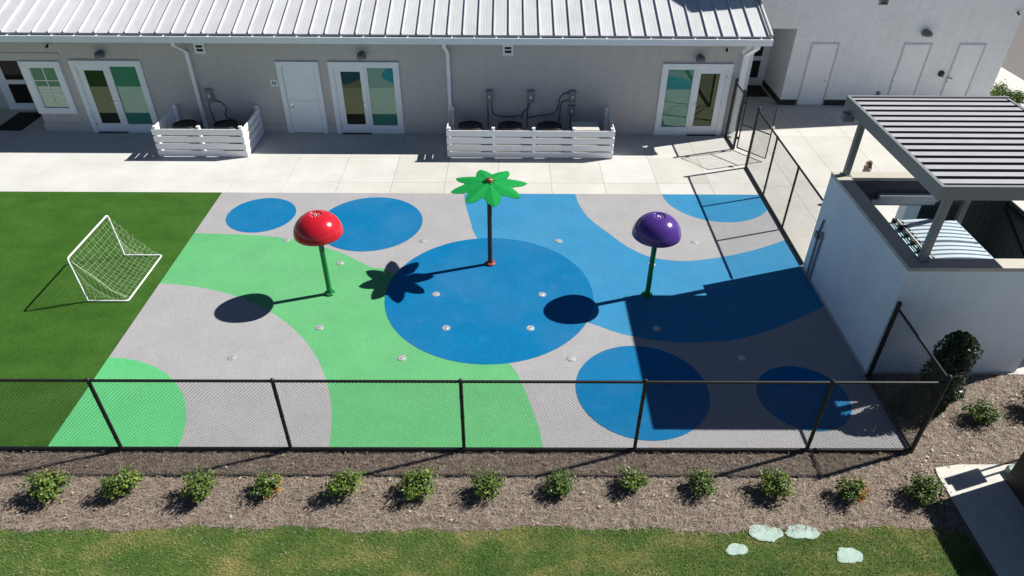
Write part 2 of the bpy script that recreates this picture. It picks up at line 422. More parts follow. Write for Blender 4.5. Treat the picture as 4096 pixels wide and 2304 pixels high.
pad = MB()
def lay(poly, lvl, mi):
    p = clip(poly)
    bm = bmesh.new(); vs = [bm.verts.new((x, y, .001 + lvl*.0003)) for x, y in p]
    f = bm.faces.new(vs)
    if f.normal.z < 0 or sum(p[i-1][0]*p[i][1]-p[i][0]*p[i-1][1] for i in range(len(p))) < 0: f.normal_flip()
    bmesh.ops.triangulate(bm, faces=[f]); bm.verts.index_update()
    pad.add([v.co[:] for v in bm.verts], [[v.index for v in g.verts] for g in bm.faces], mi); bm.free()
lay([(X0,Y0),(X1,Y0),(X1,Y1),(X0,Y1)], 2, 0)
lay(spline(G1) + [(2.5,4),(-12,4),(-12,14.44)], 6, 3)
lay(circ(-7.874,7.362,4.931), 10, 0)
lay(circ(-7.661,7.682,2.212), 14, 4)
lay(spline(R3) + [(9,18)], 6, 2)
lay(spline(R2) + [(9,18)], 10, 0)
lay(circ(5.509,16.363,1.406), 14, 2)
for x, y, r in ((-6.227,15.241,.852),(-3.417,14.868,1.289),(-.394,11.953,2.228),(2.45,9.065,1.205),(5.33,8.888,.812)):
    lay(circ(x, y, r), 18, 1)
tag(pad.build('splash_pad', [M['grey'], M['blue'], M['lblue'], M['lgreen'], M['mint']]), kind='structure')

# mulch bed and lawn (wavy border between them)
def edge(x): return 6.17 + .035*math.sin(x*1.3+.4) + .03*math.sin(x*3.7) + .018*math.sin(x*9.1)
xs = [i*.1 for i in range(-300, 69)]
b = MB(); b.add([(x, edge(x), -.012) for x in xs] + [(6.83,5.3,-.012),(14,5.3,-.012),(14,9.6,-.012),(6.68,9.6,-.012),(6.68,7.66,-.012),(-30,7.66,-.012)], [list(range(len(xs)+6))])
tag(b.build('mulch_bed', M['mulch']), kind='structure')
b = MB(); b.add([(x, edge(x), -.016) for x in xs[::-1]] + [(-30,-20,-.016),(6.8,-20,-.016)], [list(range(len(xs)+2))])
tag(b.build('lawn', M['lawn']), kind='structure')
b = MB(); b.prism([(6.86,-6),(12,-6),(12,7.37),(7.35,7.37),(7.1,7.33),(6.93,7.3),(6.9,7.15)], -.06, .012)
tag(b.build('path', M['slab']), kind='structure')

def blades(name, P, ang, ln, wd, tilt, mats, mi, z0, curl=.35, kind='stuff'):
    """many little two-segment blades in one mesh"""
    n = len(P)
    d = np.c_[np.cos(ang), np.sin(ang)]; q = np.c_[-d[:,1], d[:,0]]
    V = np.zeros((n, 6, 3))
    for k, t in enumerate((0, .5, 1)):
        cx = P + d*(ln*t*np.cos(tilt))[:,None] + q*(curl*ln*(t-.5)**2*np.sign(np.sin(ang*7)))[:,None]
        zz = z0 + ln*np.sin(tilt)*(t if k < 2 else t*.92)
        w = wd*(1, .85, .3)[k]
        for sgn, j in ((-1, 0), (1, 1)):
            V[:, k*2+j, :2] = cx + q*(sgn*w)[:,None]*.5; V[:, k*2+j, 2] = zz
    base = np.arange(n)[:,None]*6
    F = np.concatenate([base + np.array([0,1,3,2]), base + np.array([2,3,5,4])], 1).reshape(-1, 4)
    me = bpy.data.meshes.new(name)
    me.vertices.add(n*6); me.vertices.foreach_set('co', V.reshape(-1))
    me.loops.add(F.size); me.loops.foreach_set('vertex_index', F.reshape(-1).astype(np.int32))
    me.polygons.add(len(F)); me.polygons.foreach_set('loop_start', np.arange(len(F), dtype=np.int32)*4)
    try: me.polygons.foreach_set('loop_total', np.full(len(F), 4, dtype=np.int32))
    except Exception: pass
    me.polygons.foreach_set('material_index', np.repeat(mi, 2).astype(np.int32))
    for mm in mats: me.materials.append(mm)
    me.update(calc_edges=True); me.validate()
    o = bpy.data.objects.new(name, me); COL.objects.link(o); o['kind'] = kind
    return o
def scatter(n, x0, x1, y0, y1, ok):
    P = np.c_[RNG.uniform(x0, x1, n), RNG.uniform(y0, y1, n)]
    return P[np.array([ok(x, y) for x, y in P])]
def inpath(x, y): return x > 6.88 and y < 7.36
P = scatter(85000, -9.5, 10.2, 6.1, 9.52, lambda x, y: y > edge(min(x, 6.8)) - .02 + RNG.normal()*.012 and (y < 7.62 or x > 6.76) and not (inpath(x, y) and RNG.random() < .985))
n = len(P)
ws = blades('pine_straw', P, RNG.normal(.5, 1.0, n) + PI*RNG.integers(0, 2, n), RNG.uniform(.05, .15, n), RNG.uniform(.0022, .0052, n), RNG.normal(.05, .12, n),
       [M['straw1'], M['straw2'], M['straw3'], M['litter']], RNG.choice(4, n, p=[.4,.38,.2,.02]), RNG.uniform(-.006, .025, n))
tag(ws, 'grey brown pine straw mulch covering the planting bed', 'mulch')
P = scatter(1500, -9.5, 10.2, 6.12, 9.5, lambda x, y: y > edge(min(x, 6.8)) and (y < 7.62 or x > 6.76) and (RNG.random() < .3 or y > 7.3) and not (inpath(x, y) and RNG.random() < .8))
n = len(P)
tag(blades('leaf_litter', P, RNG.uniform(0, 6.3, n), RNG.uniform(.025, .06, n), RNG.uniform(.02, .04, n), RNG.normal(.2, .3, n),
       [M['litter'], M['straw1'], M['leafE']], RNG.choice(3, n, p=[.5,.4,.1]), RNG.uniform(.012, .03, n)), 'dry fallen leaves scattered over the mulch', 'leaf litter')
STONES = [(3.82,6.10,.235,.15),(4.38,6.12,.235,.135),(3.33,5.83,.155,.10),(4.92,5.735,.185,.135)]
def instone(x, y):
    return any(((x-a)/(rx*.84))**2 + ((y-c)/(ry*.84))**2 < 1 for a, c, rx, ry in STONES)
P = scatter(95000, -8.6, 6.86, 5.05, 6.25, lambda x, y: y < edge(x) + RNG.normal()*.012 and not instone(x, y))
n = len(P)
tag(blades('lawn_grass', P, RNG.uniform(0, 6.3, n), RNG.uniform(.02, .045, n), RNG.uniform(.003, .006, n), RNG.uniform(.5, 1.25, n),
       [M['blade'], M['leafB'], M['straw1']], RNG.choice(3, n, p=[.88,.08,.04]), np.full(n, -.016)), 'short mixed green and straw coloured lawn grass', 'grass')

names = ['widest pale mint stepping stone with a square left edge at the lawn border', 'pale mint stepping stone touching the mulch right of the widest one', 'smallest round pale mint stepping stone lying in the grass', 'pale mint stepping stone lying apart, rightmost on the lawn']
for (x, y, rx, ry), nm in zip(STONES, names):
    b = MB(); n = 40
    ph = [random.random()*6.28 for _ in range(4)]
    pts = []
    for i in range(n):
        t = 2*PI*i/n; r = 1 + .08*math.sin(2*t+ph[0]) + .07*math.sin(3*t+ph[1]) + .05*math.sin(4*t+ph[3]) + .04*math.sin(7*t+ph[2]) + random.uniform(-.045,.045)
        pts.append((rx*r*math.cos(t), ry*r*math.sin(t)))
    b.prism(pts, -.03, .001); b.add([(p[0]*.93, p[1]*.93, .004) for p in pts], [list(range(n))])
    o = b.build('stepping_stone', M['stone']); o.location = (x, y, 0)
    tag(o, nm, 'stepping stone', 'pale stepping stones on the lawn')

# ------------------------------------------------------------ main building
YW = 20.24
mb = tag(empty('activity_building', (-3.7,YW,0)), 'long taupe building with white standing seam metal roof and white doors', 'building')
def part(b, name, mat, par=mb):
    o = b.build(name, mat, par)
    top = par
    while top.parent: top = top.parent
    if par.parent is None: o.location = -Vector(par.location)
    return o
b = MB()
b.box(-14.24, 6.84, YW, 25.0, 0, 3.02)
b.box(-40, -14.24, 22.0, 25.0, 0, 3.02)
b.box(-40, -14.24, YW, 22.0, 2.2, 3.02)
part(b, 'wall', M['taupe'])
b = MB(); b.box(-14.27, 6.875, YW-.025, YW, 0, .27); part(b, 'base_course', M['taupe'])
b = MB(); b.box(-40, -13.02, YW-.02, YW, 2.2, 2.42); part(b, 'porch_header', M['taupe'])
# roof with raised seams
sl = 1/3.; ye, ze = 19.86, 3.113; yr = 25.6
rz = lambda y: ze + (y-ye)*sl
b = MB()
b.extr([(ye,ze),(yr,rz(yr)),(yr+5.8,ze),(yr+5.8,ze-.06),(yr,rz(yr)-.06),(ye,ze-.06)], -40.2, 7.38)
k = -94
while k < 18:
    x = .012 + k*.4285
    if x < 7.36:
        w = .009; h = .045
        y0, y1 = ye+.0, yr-.05
        v = [(x-w,y0,rz(y0)-.003),(x+w,y0,rz(y0)-.003),(x+w,y0-.012,rz(y0)+h),(x-w,y0-.012,rz(y0)+h),(x-w,y1,rz(y1)-.003),(x+w,y1,rz(y1)-.003),(x+w,y1,rz(y1)+h),(x-w,y1,rz(y1)+h)]
        b.add(v, [(0,1,2,3),(7,6,5,4),(3,2,6,7),(1,5,6,2),(0,3,7,4)])
    k += 1
b.add([(7.36,ye-.03,ze-.02),(7.41,ye-.03,ze-.02),(7.41,ye-.03,ze+.06),(7.36,ye-.03,ze+.06),(7.36,yr,rz(yr)-.02),(7.41,yr,rz(yr)-.02),(7.41,yr,rz(yr)+.06),(7.36,yr,rz(yr)+.06)], [(0,1,2,3),(3,2,6,7),(1,5,6,2),(0,3,7,4)])
part(b, 'roof', M['metalroof'])
b = MB()
b.box(-40, 7.41, 19.73, 19.745, 2.885, 3.05)
b.box(-40, 7.39, 19.745, 19.90, 2.885, 2.90, 1); b.box(-40, 7.39, 19.7455, 19.748, 2.90, 3.048, 1)
b.box(7.39, 7.41, 19.745, 19.90, 2.90, 3.05)
b.box(-40, 7.41, 19.722, 19.752, 3.05, 3.065)
x = -14.0
while x < 7.2:
    b.box(x, x+.03, 19.752, 19.88, 3.045, 3.06); x += .62
part(b, 'gutter', [M['trim'], M['guttershade']])
b = MB(); b.box(-40, 7.36, 19.90, YW, 2.885, 2.93); b.box(-40, 7.37, 19.885, 19.90, 2.90, 3.06); part(b, 'soffit', M['guttershade'])
for xt, xb_ in ((-9.42,-9.28),(-1.82,-1.76),(7.0,6.885)):
    b = MB()
    w = .05 if xt < 5 else .085
    path = [(xt,19.80,2.89),(xt,19.80,2.80),(xb_,YW-.07,2.50),(xb_,YW-.07,.16),(xb_,YW-.16,.06)]
    for (p, q) in zip(path[:-1], path[1:]):
        v = []
        for c_ in (p, q):
            v += [(c_[0]-w,c_[1]-w*.8,c_[2]),(c_[0]+w,c_[1]-w*.8,c_[2]),(c_[0]+w,c_[1]+w*.8,c_[2]),(c_[0]-w,c_[1]+w*.8,c_[2])]
        b.add(v, [(0,1,5,4),(1,2,6,5),(2,3,7,6),(3,0,4,7),(3,2,1,0),(4,5,6,7)])
    for z in (.6, 1.9): b.box(xb_-.065, xb_+.065, YW-.115, YW-.0, z, z+.03)
    part(b, 'downspout', M['trim'])

def double_door(x0, flip):
    fx = (lambda x: x0 + 2.07 - x) if flip else (lambda x: x0 + x)
    def bx(b, a, c, d0, d1, z0, z1):
        p, q = sorted((fx(a), fx(c))); b.box(p, q, YW-d1, YW-d0, z0, z1)
    b = MB()
    bx(b, 0, .13, 0, .055, 0, 2.22); bx(b, 1.94, 2.07, 0, .055, 0, 2.22); bx(b, .13, 1.94, 0, .055, 2.09, 2.22)
    bx(b, .13, .16, 0, .04, 0, 2.09); bx(b, .16, 1.06, 0, .04, 2.062, 2.09)
    bx(b, 1.06, 1.13, 0, .045, 0, 2.09); bx(b, 1.13, 1.94, 0, .045, 0, .26); bx(b, 1.89, 1.94, 0, .045, .26, 2.09); bx(b, 1.13, 1.89, 0, .045, 2.05, 2.09)
    b2 = MB()
    bx(b, .165, .34, 0, .028, .03, 2.055); bx(b, .91, 1.05, 0, .028, .03, 2.055); bx(b, .34, .91, 0, .028, .03, .29); bx(b, .34, .91, 0, .028, 1.93, 2.055)
    d = part(b, 'double_door', M['trim'])
    g = MB(); bx(g, .34, .91, 0, .012, .29, 1.93); o = g.build('pane', M['glassdoor'], d)
    o['label'] = 'dark see-through door pane'
    g = MB(); bx(g, 1.13, 1.89, 0, .006, .26, 2.05); o = g.build('pane', M['glassside'], d); o['label'] = 'green tinted fixed side pane'
    h = MB(); xh = fx(.965); h.box(xh-.022, xh+.022, YW-.036, YW-.028, .9, 1.08)
    s = 1 if not flip else -1
    h.tube([(xh,YW-.03,.99),(xh,YW-.085,.99),(xh-.1*s,YW-.085,.985)], .011, 6); h.build('handle', M['steel'], d)
    for z in (.25, 1.05, 1.85):
        h = MB(); h.box(*sorted((fx(.15), fx(.175))), YW-.044, YW-.0285, z-.05, z+.05); h.build('hinge', M['steel'], d)
    b = MB(); bx(b, .16, 1.06, .055, .11, 0, .018); b.build('threshold', M['bronze'], d)
double_door(-12.80, False); double_door(-5.285, False); double_door(4.52, True)
b = MB()
b.box(-6.80,-6.65,YW-.05,YW,0,2.22); b.box(-5.71,-5.565,YW-.05,YW,0,2.22); b.box(-6.65,-5.71,YW-.05,YW,2.07,2.22)
b.box(-6.638,-5.722,YW-.03,YW,.03,1.04); b.box(-6.638,-5.722,YW-.03,YW,1.048,2.062)
d = part(b, 'single_door', M['trim'])
h = MB(); h.box(-6.57,-6.51,YW-.037,YW-.03,.74,.96); h.tube([(-6.53,YW-.035,.83),(-6.53,YW-.08,.83)], .014, 8); h.lathe([(0,.03),(.028,.02),(.03,0),(.02,-.02),(0,-.025)], (-6.53,YW-.09,.83), 12); h.build('handle', M['steel'], d)
# window left of the first double door
b = MB()
b.box(-14.26,-14.06,YW-.06,YW,.6,2.19); b.box(-13.25,-13.09,YW-.06,YW,.6,2.19); b.box(-14.06,-13.25,YW-.06,YW,2.04,2.19); b.box(-14.06,-13.25,YW-.06,YW,.6,.78)
b.box(-14.06,-14.02,YW-.04,YW,.78,2.04); b.box(-13.29,-13.25,YW-.04,YW,.78,2.04); b.box(-14.02,-13.29,YW-.04,YW,2.0,2.04)
for z in (1.20, 1.61): b.box(-14.02,-13.29,YW-.022,YW,z-.012,z+.012)
b.box(-13.667,-13.643,YW-.0235,YW,.78,2.0)
d = part(b, 'window', M['trim'])
g = MB(); g.box(-14.02,-13.29,YW-.01,YW,.78,2.0); g.build('pane', M['glasswin'], d)
# porch door
yd = 22.0
b = MB()
b.box(-16.40,-16.13,yd-.05,yd,0,2.2); b.box(-15.53,-15.30,yd-.05,yd,0,2.2); b.box(-16.13,-15.53,yd-.05,yd,0,.22); b.box(-16.13,-15.53,yd-.05,yd,.86,1.0); b.box(-16.13,-15.53,yd-.05,yd,1.75,2.2)
d = part(b, 'porch_door', M['trim'])
for z0, z1 in ((.22,.86),(1.0,1.75)):
    g = MB(); g.box(-16.13,-15.53,yd-.02,yd,z0,z1); g.build('pane', M['glassblack'], d)
# louvred vents
for x0 in (-9.05, -.17):
    b = MB()
    b.box(x0,x0+.31,YW-.04,YW,2.44,2.50); b.box(x0,x0+.31,YW-.04,YW,2.68,2.74); b.box(x0,x0+.06,YW-.04,YW,2.50,2.68); b.box(x0+.25,x0+.31,YW-.04,YW,2.50,2.68); b.box(x0+.06,x0+.25,YW-.03,YW,2.575,2.605)
    d = part(b, 'vent', M['trim'])
    g = MB(); g.box(x0+.06,x0+.25,YW-.01,YW,2.50,2.575); g.box(x0+.06,x0+.25,YW-.01,YW,2.605,2.68); g.build('vent_opening', M['bronze'], d)

def wall_lamp(x, y, z, label, r=.135):
    t = tag(empty('wall_lamp', (x,y,z)), label, 'wall lamp', 'wall lamps over the doors')
    b = MB(); b.bevbox(-.07,.07,-.035,0,-.09,.06,.01); b.tube([(0,-.03,.02),(0,-.10,.045)], .025, 8); b.build('bracket', M['lampgrey'], t)
    b = MB(); prof = [(.02,.09),(.07,.085),(.11,.055),(r,0),(r+.003,-.07),(r-.015,-.075),(r-.02,0),(.06,.06)]
    b.lathe(prof, (0,-.145,-.02), 20); b.disc((0,-.145,.07), .022, 16); b.build('shade', M['lampgrey'], t)
    return t
wall_lamp(-11.77, YW, 2.45, 'grey wall lamp above the double door nearest the porch')
wall_lamp(-4.24, YW, 2.46, 'grey wall lamp above the middle double door')
wall_lamp(5.56, YW, 2.43, 'grey wall lamp above the double door by the gate')
def camera_dome(x, y, z, label):
    t = tag(empty('security_camera', (x,y,z)), label, 'camera', 'small security cameras')
    b = MB(); b.tube([(0,0,0),(0,-.03,0)], .05, 12); b.build('mount', M['trim'], t)
    b = MB(); b.tube([(0,-.025,.0),(0,-.12,-.03)], [.038,.034], 12); b.build('camera_body', M['bronze'], t)
camera_dome(-13.22, YW, 2.65, 'small dark camera on the taupe wall over the window')
camera_dome(6.29, YW, 2.65, 'small dark camera on the taupe wall near the gate corner')
camera_dome(16.02, 22.72, 3.06, 'small dark camera high on the white wall near its far corner')
t = tag(empty('restroom_sign', (-6.955,YW,1.57)), 'small white restroom sign with two dark figures beside the single door', 'sign')
b = MB(); b.bevbox(-.1,.1,-.012,0,-.1,.1,.004); b.build('sign_plate', M['bright'], t)
for sx, kind in ((-.035,0),(.035,1)):
    b = MB()
    b.tube([(sx,-.013,.055),(sx,-.0155,.055)], .014, 10)
    if kind == 0: b.box(sx-.017,sx+.017,-.0155,-.012,-.005,.037); b.box(sx-.013,sx+.013,-.0155,-.012,-.06,-.005)
    else: b.add([(sx-.012,-.0155,.037),(sx+.012,-.0155,.037),(sx+.028,-.0155,-.025),(sx-.028,-.0155,-.025)], [(0,3,2,1)]); b.box(sx-.011,sx+.011,-.0155,-.012,-.06,-.025)
    b.build('pictogram', M['bronze'], t)

# electrical boxes with flexible conduit
def elec(x, z, label, runs, h=.36, w=.19):
    t = tag(empty('disconnect_box', (x,YW,z)), label, 'electrical box', 'grey electrical boxes over the condensers')
    b = MB(); b.bevbox(-w/2,w/2,-.11,0,-h/2,h/2,.008); b.bevbox(-w/2-.015,w/2+.015,-.125,0,h/2-.03,h/2+.012,.005); b.build('box_body', M['boxgrey'], t)
    b = MB(); b.bevbox(-.028,.028,-.135,-.105,-.04,.05,.006); b.build('switch', M['bright'], t)
    for r in runs:
        pts = spline([(p[0]-x, p[1]-z) for p in r], 6)
        b = MB(); b.tube([(p[0], -.05, p[1]) for p in pts], .013, 6); b.build('conduit', M['bronze'], t)
elec(-8.94, 1.2, 'grey electrical box on the wall behind the left slatted screen', [[(-8.99,1.02),(-9.05,.8),(-9.0,.45),(-8.97,.2)],[(-8.86,1.03),(-8.66,.98),(-8.55,.8),(-8.62,.58),(-8.5,.45),(-8.35,.42)]])
elec(-.57, 1.21, 'grey electrical box nearest the downspout behind the right slatted screen', [[(-.62,1.03),(-.62,.6),(-.62,.2)],[(-.5,1.03),(-.49,.78),(-.42,.64),(-.25,.585),(.1,.575),(.32,.61)]])
elec(.67, 1.21, 'middle grey electrical box behind the right slatted screen', [[(.64,1.03),(.63,.9),(.5,.76),(.42,.66),(.41,.55)],[(.6,1.03),(.585,.8),(.58,.2)]])
elec(1.92, 1.21, 'upper of the two stacked grey electrical boxes behind the right screen', [[(1.83,1.33),(1.68,1.31),(1.55,1.18),(1.52,.95),(1.46,.77),(1.3,.66),(1.0,.62),(.75,.58),(.6,.53)],[(1.84,1.1),(1.66,1.06),(1.58,.9),(1.57,.2)]])
elec(1.92, .79, 'lower of the two stacked grey electrical boxes behind the right screen', [[(1.9,.62),(1.9,.4),(1.9,.2)]], .3)

# slatted screens round the condensers
def slat_screen(x0, x1, yf, posts, label):
    t = tag(empty('slatted_screen', ((x0+x1)/2, yf, 0)), label, 'screen', 'white slatted condenser screens')
    ox, oy = -(x0+x1)/2, -yf
    zs = [(.02,.20),(.235,.415),(.455,.635),(.675,.855)]
    for z0, z1 in zs:
        b = MB(); b.bevbox(x0+ox, x1+ox, 0, .025, z0, z1, .004); b.build('front_board', M['white'], t)
    for sx, s in ((x0, 1), (x1, -1)):
        for z0, z1 in zs:
            b = MB(); xx = sorted((sx+ox, sx+ox+s*.025)); b.bevbox(xx[0], xx[1], .026, 1.66, z0, z1, .004); b.build('side_board', M['white'], t)
    for px in posts:
        b = MB(); b.bevbox(px+ox-.045, px+ox+.045, .0265, .116, 0, .925, .006); b.build('post', M['white'], t)
    for px in (x0+.07, x1-.07):
        b = MB(); b.bevbox(px+ox-.045, px+ox+.045, 1.56, 1.65, 0, .925, .006); b.build('post', M['white'], t)
slat_screen(-10.11, -7.53, 18.5, [-10.02,-8.79,-7.60], 'two condenser white slatted screen between porch and single door')
slat_screen(-1.76, 3.04, 18.5, [-1.69,-.43,.72,1.87,2.965], 'longer white slatted screen in front of four electrical boxes')

def condenser(x, y, label):
    t = tag(empty('condenser_unit', (x,y,0)), label, 'condenser', 'air conditioning condensers behind the screens')
    b = MB(); b.bevbox(-.36,.36,-.36,.36,.05,.70,.04)
    for i in range(9): b.box(-.365,.365,-.365,.365,.12+i*.06,.145+i*.06)
    b.build('cabinet', M['acgrey'], t)
    b = MB()
    for r in (.06,.12,.18,.24,.30): b.tube([(r*math.cos(a*PI/12), r*math.sin(a*PI/12), .735) for a in range(25)], .006, 5)
    for a in range(8): b.tube([(.05*math.cos(a*PI/4),.05*math.sin(a*PI/4),.737),(.32*math.cos(a*PI/4),.32*math.sin(a*PI/4),.72)], .006, 5)
    b.lathe([(.31,.70),(.33,.74),(.345,.735),(.34,.70)], (0,0,0), 28); b.build('fan_guard', M['bronze'], t)
for x, l in ((-9.42,'dark condenser in the left screen, left of the downspout'),(-8.25,'dark condenser in the left screen under the electrical box'),(-1.12,'dark condenser in the right screen next to the long downspout'),(.06,'dark condenser second from the left inside the right screen'),(1.22,'dark condenser beside the pale utility box in the right screen')):
    condenser(x, 19.15, l)
t = tag(empty('utility_box', (2.24,19.05,0)), 'pale beige flat topped utility box at the right end of the long screen', 'utility box')
b = MB(); b.bevbox(-.36,.36,-.26,.3,0,.74,.02); b.build('cabinet', M['capbrick'], t)
b = MB(); b.bevbox(-.385,.385,-.285,.32,.74,.775,.008); b.build('lid', M['slab'], t)

tag((lambda b: (b.box(-15.95,-15.1,20.28,21.7,0,.014), b)[1])(MB()).build('door_mat', M['mat']), 'black rectangular mat in front of the porch door', 'mat', 'black door mats')
tag((lambda b: (b.box(8.0,9.08,23.42,24.5,0,.014), b)[1])(MB()).build('door_mat', M['mat']), 'black mat inside the white building entrance recess', 'mat', 'black door mats')

# ----------------------------------------------------------- white gable hall
YG = 22.72
gb = tag(empty('gable_building', (11.8,YG,0)), 'tall white painted brick gable building with plain white doors', 'building')
xa, xb2, xm, za = 7.46, 16.24, 10.25, 8.12
evl, evr = 6.22, 4.06
b = MB()
b.prism([(xa,YG),(8.0,YG),(8.0,24.62),(9.21,24.62),(9.21,YG),(xb2,YG),(xb2,40),(xa,40)], 0, 2.52)
pr = [(xa,2.52),(xb2,2.52),(xb2,evr),(xm,za),(xa,evl)]
n = 5; vv = [(x,YG,z) for x,z in pr] + [(x,40,z) for x,z in pr]
b.add(vv, [list(range(5)), list(range(5,10))[::-1]] + [(i+5,(i+1)%5+5,(i+1)%5,i) for i in range(5)])
part(b, 'wall', M['whitebrick'], gb)
b = MB(); e = .25
for s, xe in ((-1, xa), (1, xb2)):
    ev = evl if s < 0 else evr
    sl2 = (za-ev)/abs(xm-xe)
    xo_ = xe + s*e; zo = ev - e*sl2
    v = [(xm,YG-e,za+.02),(xo_,YG-e,zo+.02),(xo_,40,zo+.02),(xm,40,za+.02),(xm,YG-e,za+.14),(xo_,YG-e,zo+.14),(xo_,40,zo+.14),(xm,40,za+.14)]
    b.add(v, [(0,1,2,3),(7,6,5,4),(0,4,5,1),(1,5,6,2)])
part(b, 'roof', M['metalroof'], gb)
for bb_ in ((9.18,9.775,YG-.03,YG),(10.705,12.76,YG-.03,YG),(13.72,14.54,YG-.03,YG),(15.48,16.25,YG-.03,YG),(9.18,9.21,YG,24.62)):
    b = MB(); b.box(*bb_, 0, .18); part(b, 'plinth', M['darkbrick'], gb)
for x0, x1, hx in ((9.78,10.70,10.57),(12.78,13.70,12.83),(14.57,15.46,14.63)):
    b = MB(); b.box(x0,x0+.045,YG-.018,YG,0,2.09); b.box(x1-.045,x1,YG-.018,YG,0,2.09); b.box(x0+.045,x1-.045,YG-.018,YG,2.045,2.09)
    b.m = [1]*len(b.m)
    b.box(x0+.058,x1-.058,YG-.012,YG,.012,2.03)
    d = part(b, 'door', [M['white'], M['jambshade']], gb)
    h = MB(); h.box(hx-.018,hx+.018,YG-.024,YG-.012,.76,1.06); h.tube([(hx,YG-.02,.84),(hx,YG-.075,.84),(hx-.07,YG-.075,.84)], .011, 6); h.tube([(hx,YG-.02,.99),(hx,YG-.045,.99)], .018, 8); h.build('handle', M['steel'], d)
yd = 24.62
b = MB()
b.box(8.02,8.62,yd-.04,yd,0,2.2); b.box(8.95,9.17,yd-.04,yd,0,2.2); b.box(8.62,8.95,yd-.04,yd,0,.27); b.box(8.62,8.95,yd-.04,yd,.88,1.03); b.box(8.62,8.95,yd-.04,yd,1.75,2.2)
d = part(b, 'recess_door', M['trim'], gb)
for z0, z1 in ((.27,.88),(1.03,1.75)):
    g = MB(); g.box(8.62,8.95,yd-.015,yd,z0,z1); g.build('pane', M['bronze'], d)
b = MB()
b.box(11.56,11.84,YG-.03,YG,3.26,3.30); b.box(11.56,11.60,YG-.03,YG,3.30,3.6); b.box(11.80,11.84,YG-.03,YG,3.30,3.6); b.box(11.6,11.8,YG-.025,YG,3.36,3.39); b.box(11.6,11.8,YG-.01,YG,3.30,3.36,1); b.box(11.6,11.8,YG-.01,YG,3.39,3.6,1)
part(b, 'vent', [M['boxgrey'], M['bronze']], gb)
wall_lamp(13.33, YG, 2.46, 'grey wall lamp on the white wall above its middle door', .16)
t = tag(empty('hose_bib', (14.33,YG,1.1)), 'dark round valve hanging on the white wall between two doors', 'valve')
b = MB(); b.tube([(0,0,0),(0,-.05,0)], .10, 12); b.build('escutcheon', M['bronze'], t)
b = MB(); b.tube([(0,-.05,0),(0,-.13,0),(0,-.15,-.07)], .03, 8); b.build('valve_spout', M['lampgrey'], t)
t = tag(empty('fire_connection', (14.66,YG,.95)), 'small pale pipe fitting on the white wall right of the dark valve', 'pipe fitting')
b = MB(); b.tube([(0,0,0),(0,-.04,0)], .06, 10); b.build('escutcheon', M['steel'], t)
b = MB(); b.tube([(-.02,-.04,0),(-.06,-.1,0)], .022, 8); b.tube([(.02,-.04,0),(.06,-.1,0)], .022, 8); b.build('fitting', M['steel'], t)
t = tag(empty('floor_spigot', (12.46,YG,.42)), 'small round dark spigot low on the white wall above the canopy edge', 'spigot')
b = MB(); b.tube([(0,0,0),(0,-.04,0)], .07, 10); b.build('escutcheon', M['lampgrey'], t)
b = MB(); b.tube([(0,-.04,0),(0,-.1,0),(0,-.11,-.05)], .022, 8); b.build('valve_spout', M['steel'], t)

# --------------------------------------------------------- chain link fences
def mesh_panel(b, L, z0, z1, pitch=.06, r=.0018):
    """diagonal wires in the local x-z plane, length L"""
    h = z1 - z0
    for s in (1, -1):
        k = -h
        while k < L:
            a0, a1 = max(0, k), min(L, k + h)
            if a1 - a0 > .01:
                za_ = z0 + (a0-k) if s > 0 else z1 - (a0-k)
                zb_ = z0 + (a1-k) if s > 0 else z1 - (a1-k)
                y = .002*s
                nx, nz = (-r*.7, r*.7) if s > 0 else (r*.7, r*.7)
                v = []
                for (xx, zz) in ((a0, za_), (a1, zb_)):
                    v += [(xx+nx, y, zz+nz), (xx, y+r, zz), (xx-nx, y, zz-nz), (xx, y-r, zz)]
                b.add(v, [(0,1,5,4),(1,2,6,5),(2,3,7,6),(3,0,4,7)])
            k += pitch
def fence(p, q, posts, h, label, r_end=.036, group='black chain link fences', bottom=True, hp=.05, wire=.0018):
    p, q = Vector((*p, 0)), Vector((*q, 0)); d = q - p; L = d.length; a = math.atan2(d.y, d.x)
    t = tag(empty('chain_link_fence', p, a), label, 'fence', group)
    for x, rr, ph in posts:
        b = MB(); b.tube([(x,0,-.1),(x,0,ph)], rr, 12); b.lathe([(rr+.006,ph-.03),(rr+.006,ph+.0),(rr*.75,ph+.03),(.0,ph+.04)], (x,0,0), 12)
        for z in (.3, .8, 1.25): b.tube([(x,0,z),(x,0,z+.025)], rr+.004, 12)
        b.build('post', M['black'], t)
    b = MB(); b.tube([(0,0,h),(L,0,h)], .025, 8); b.build('top_rail', M['black'], t)
    if bottom:
        b = MB(); b.tube([(0,0,.04),(L,0,.04)], .034, 8); b.build('bottom_rail', M['black'], t)
    b = MB(); mesh_panel(b, L, .03, h+.03, .06, wire); b.build('chain_mesh', M['black'], t)
    return t
YF = 7.64
fx0 = -18.0
fence((fx0,YF), (6.70,YF), [(x-fx0, .030, 1.60) for x in (-17.6,-14.8,-12.0,-9.17,-6.34,-3.56,-.71,2.10,4.95)] + [(6.69-fx0,.037,1.70)], 1.58, 'long black chain link fence along the mulch bed with the shrubs')
fence((6.70,YF), (6.72,9.42), [(1.77,.04,1.74)], 1.64, 'short black chain link return from the fence corner to the white enclosure')
fence((6.74,13.08), (6.78,17.98), [(1.56,.026,1.70),(3.2,.026,1.70),(4.9,.037,1.78)], 1.70, 'black chain link side fence between the open gate and the white enclosure')
fence((6.74,19.20), (6.73,20.10), [(0,.037,1.81),(.89,.037,1.80)], 1.70, 'narrow black chain link panel between the gate and the taupe building')
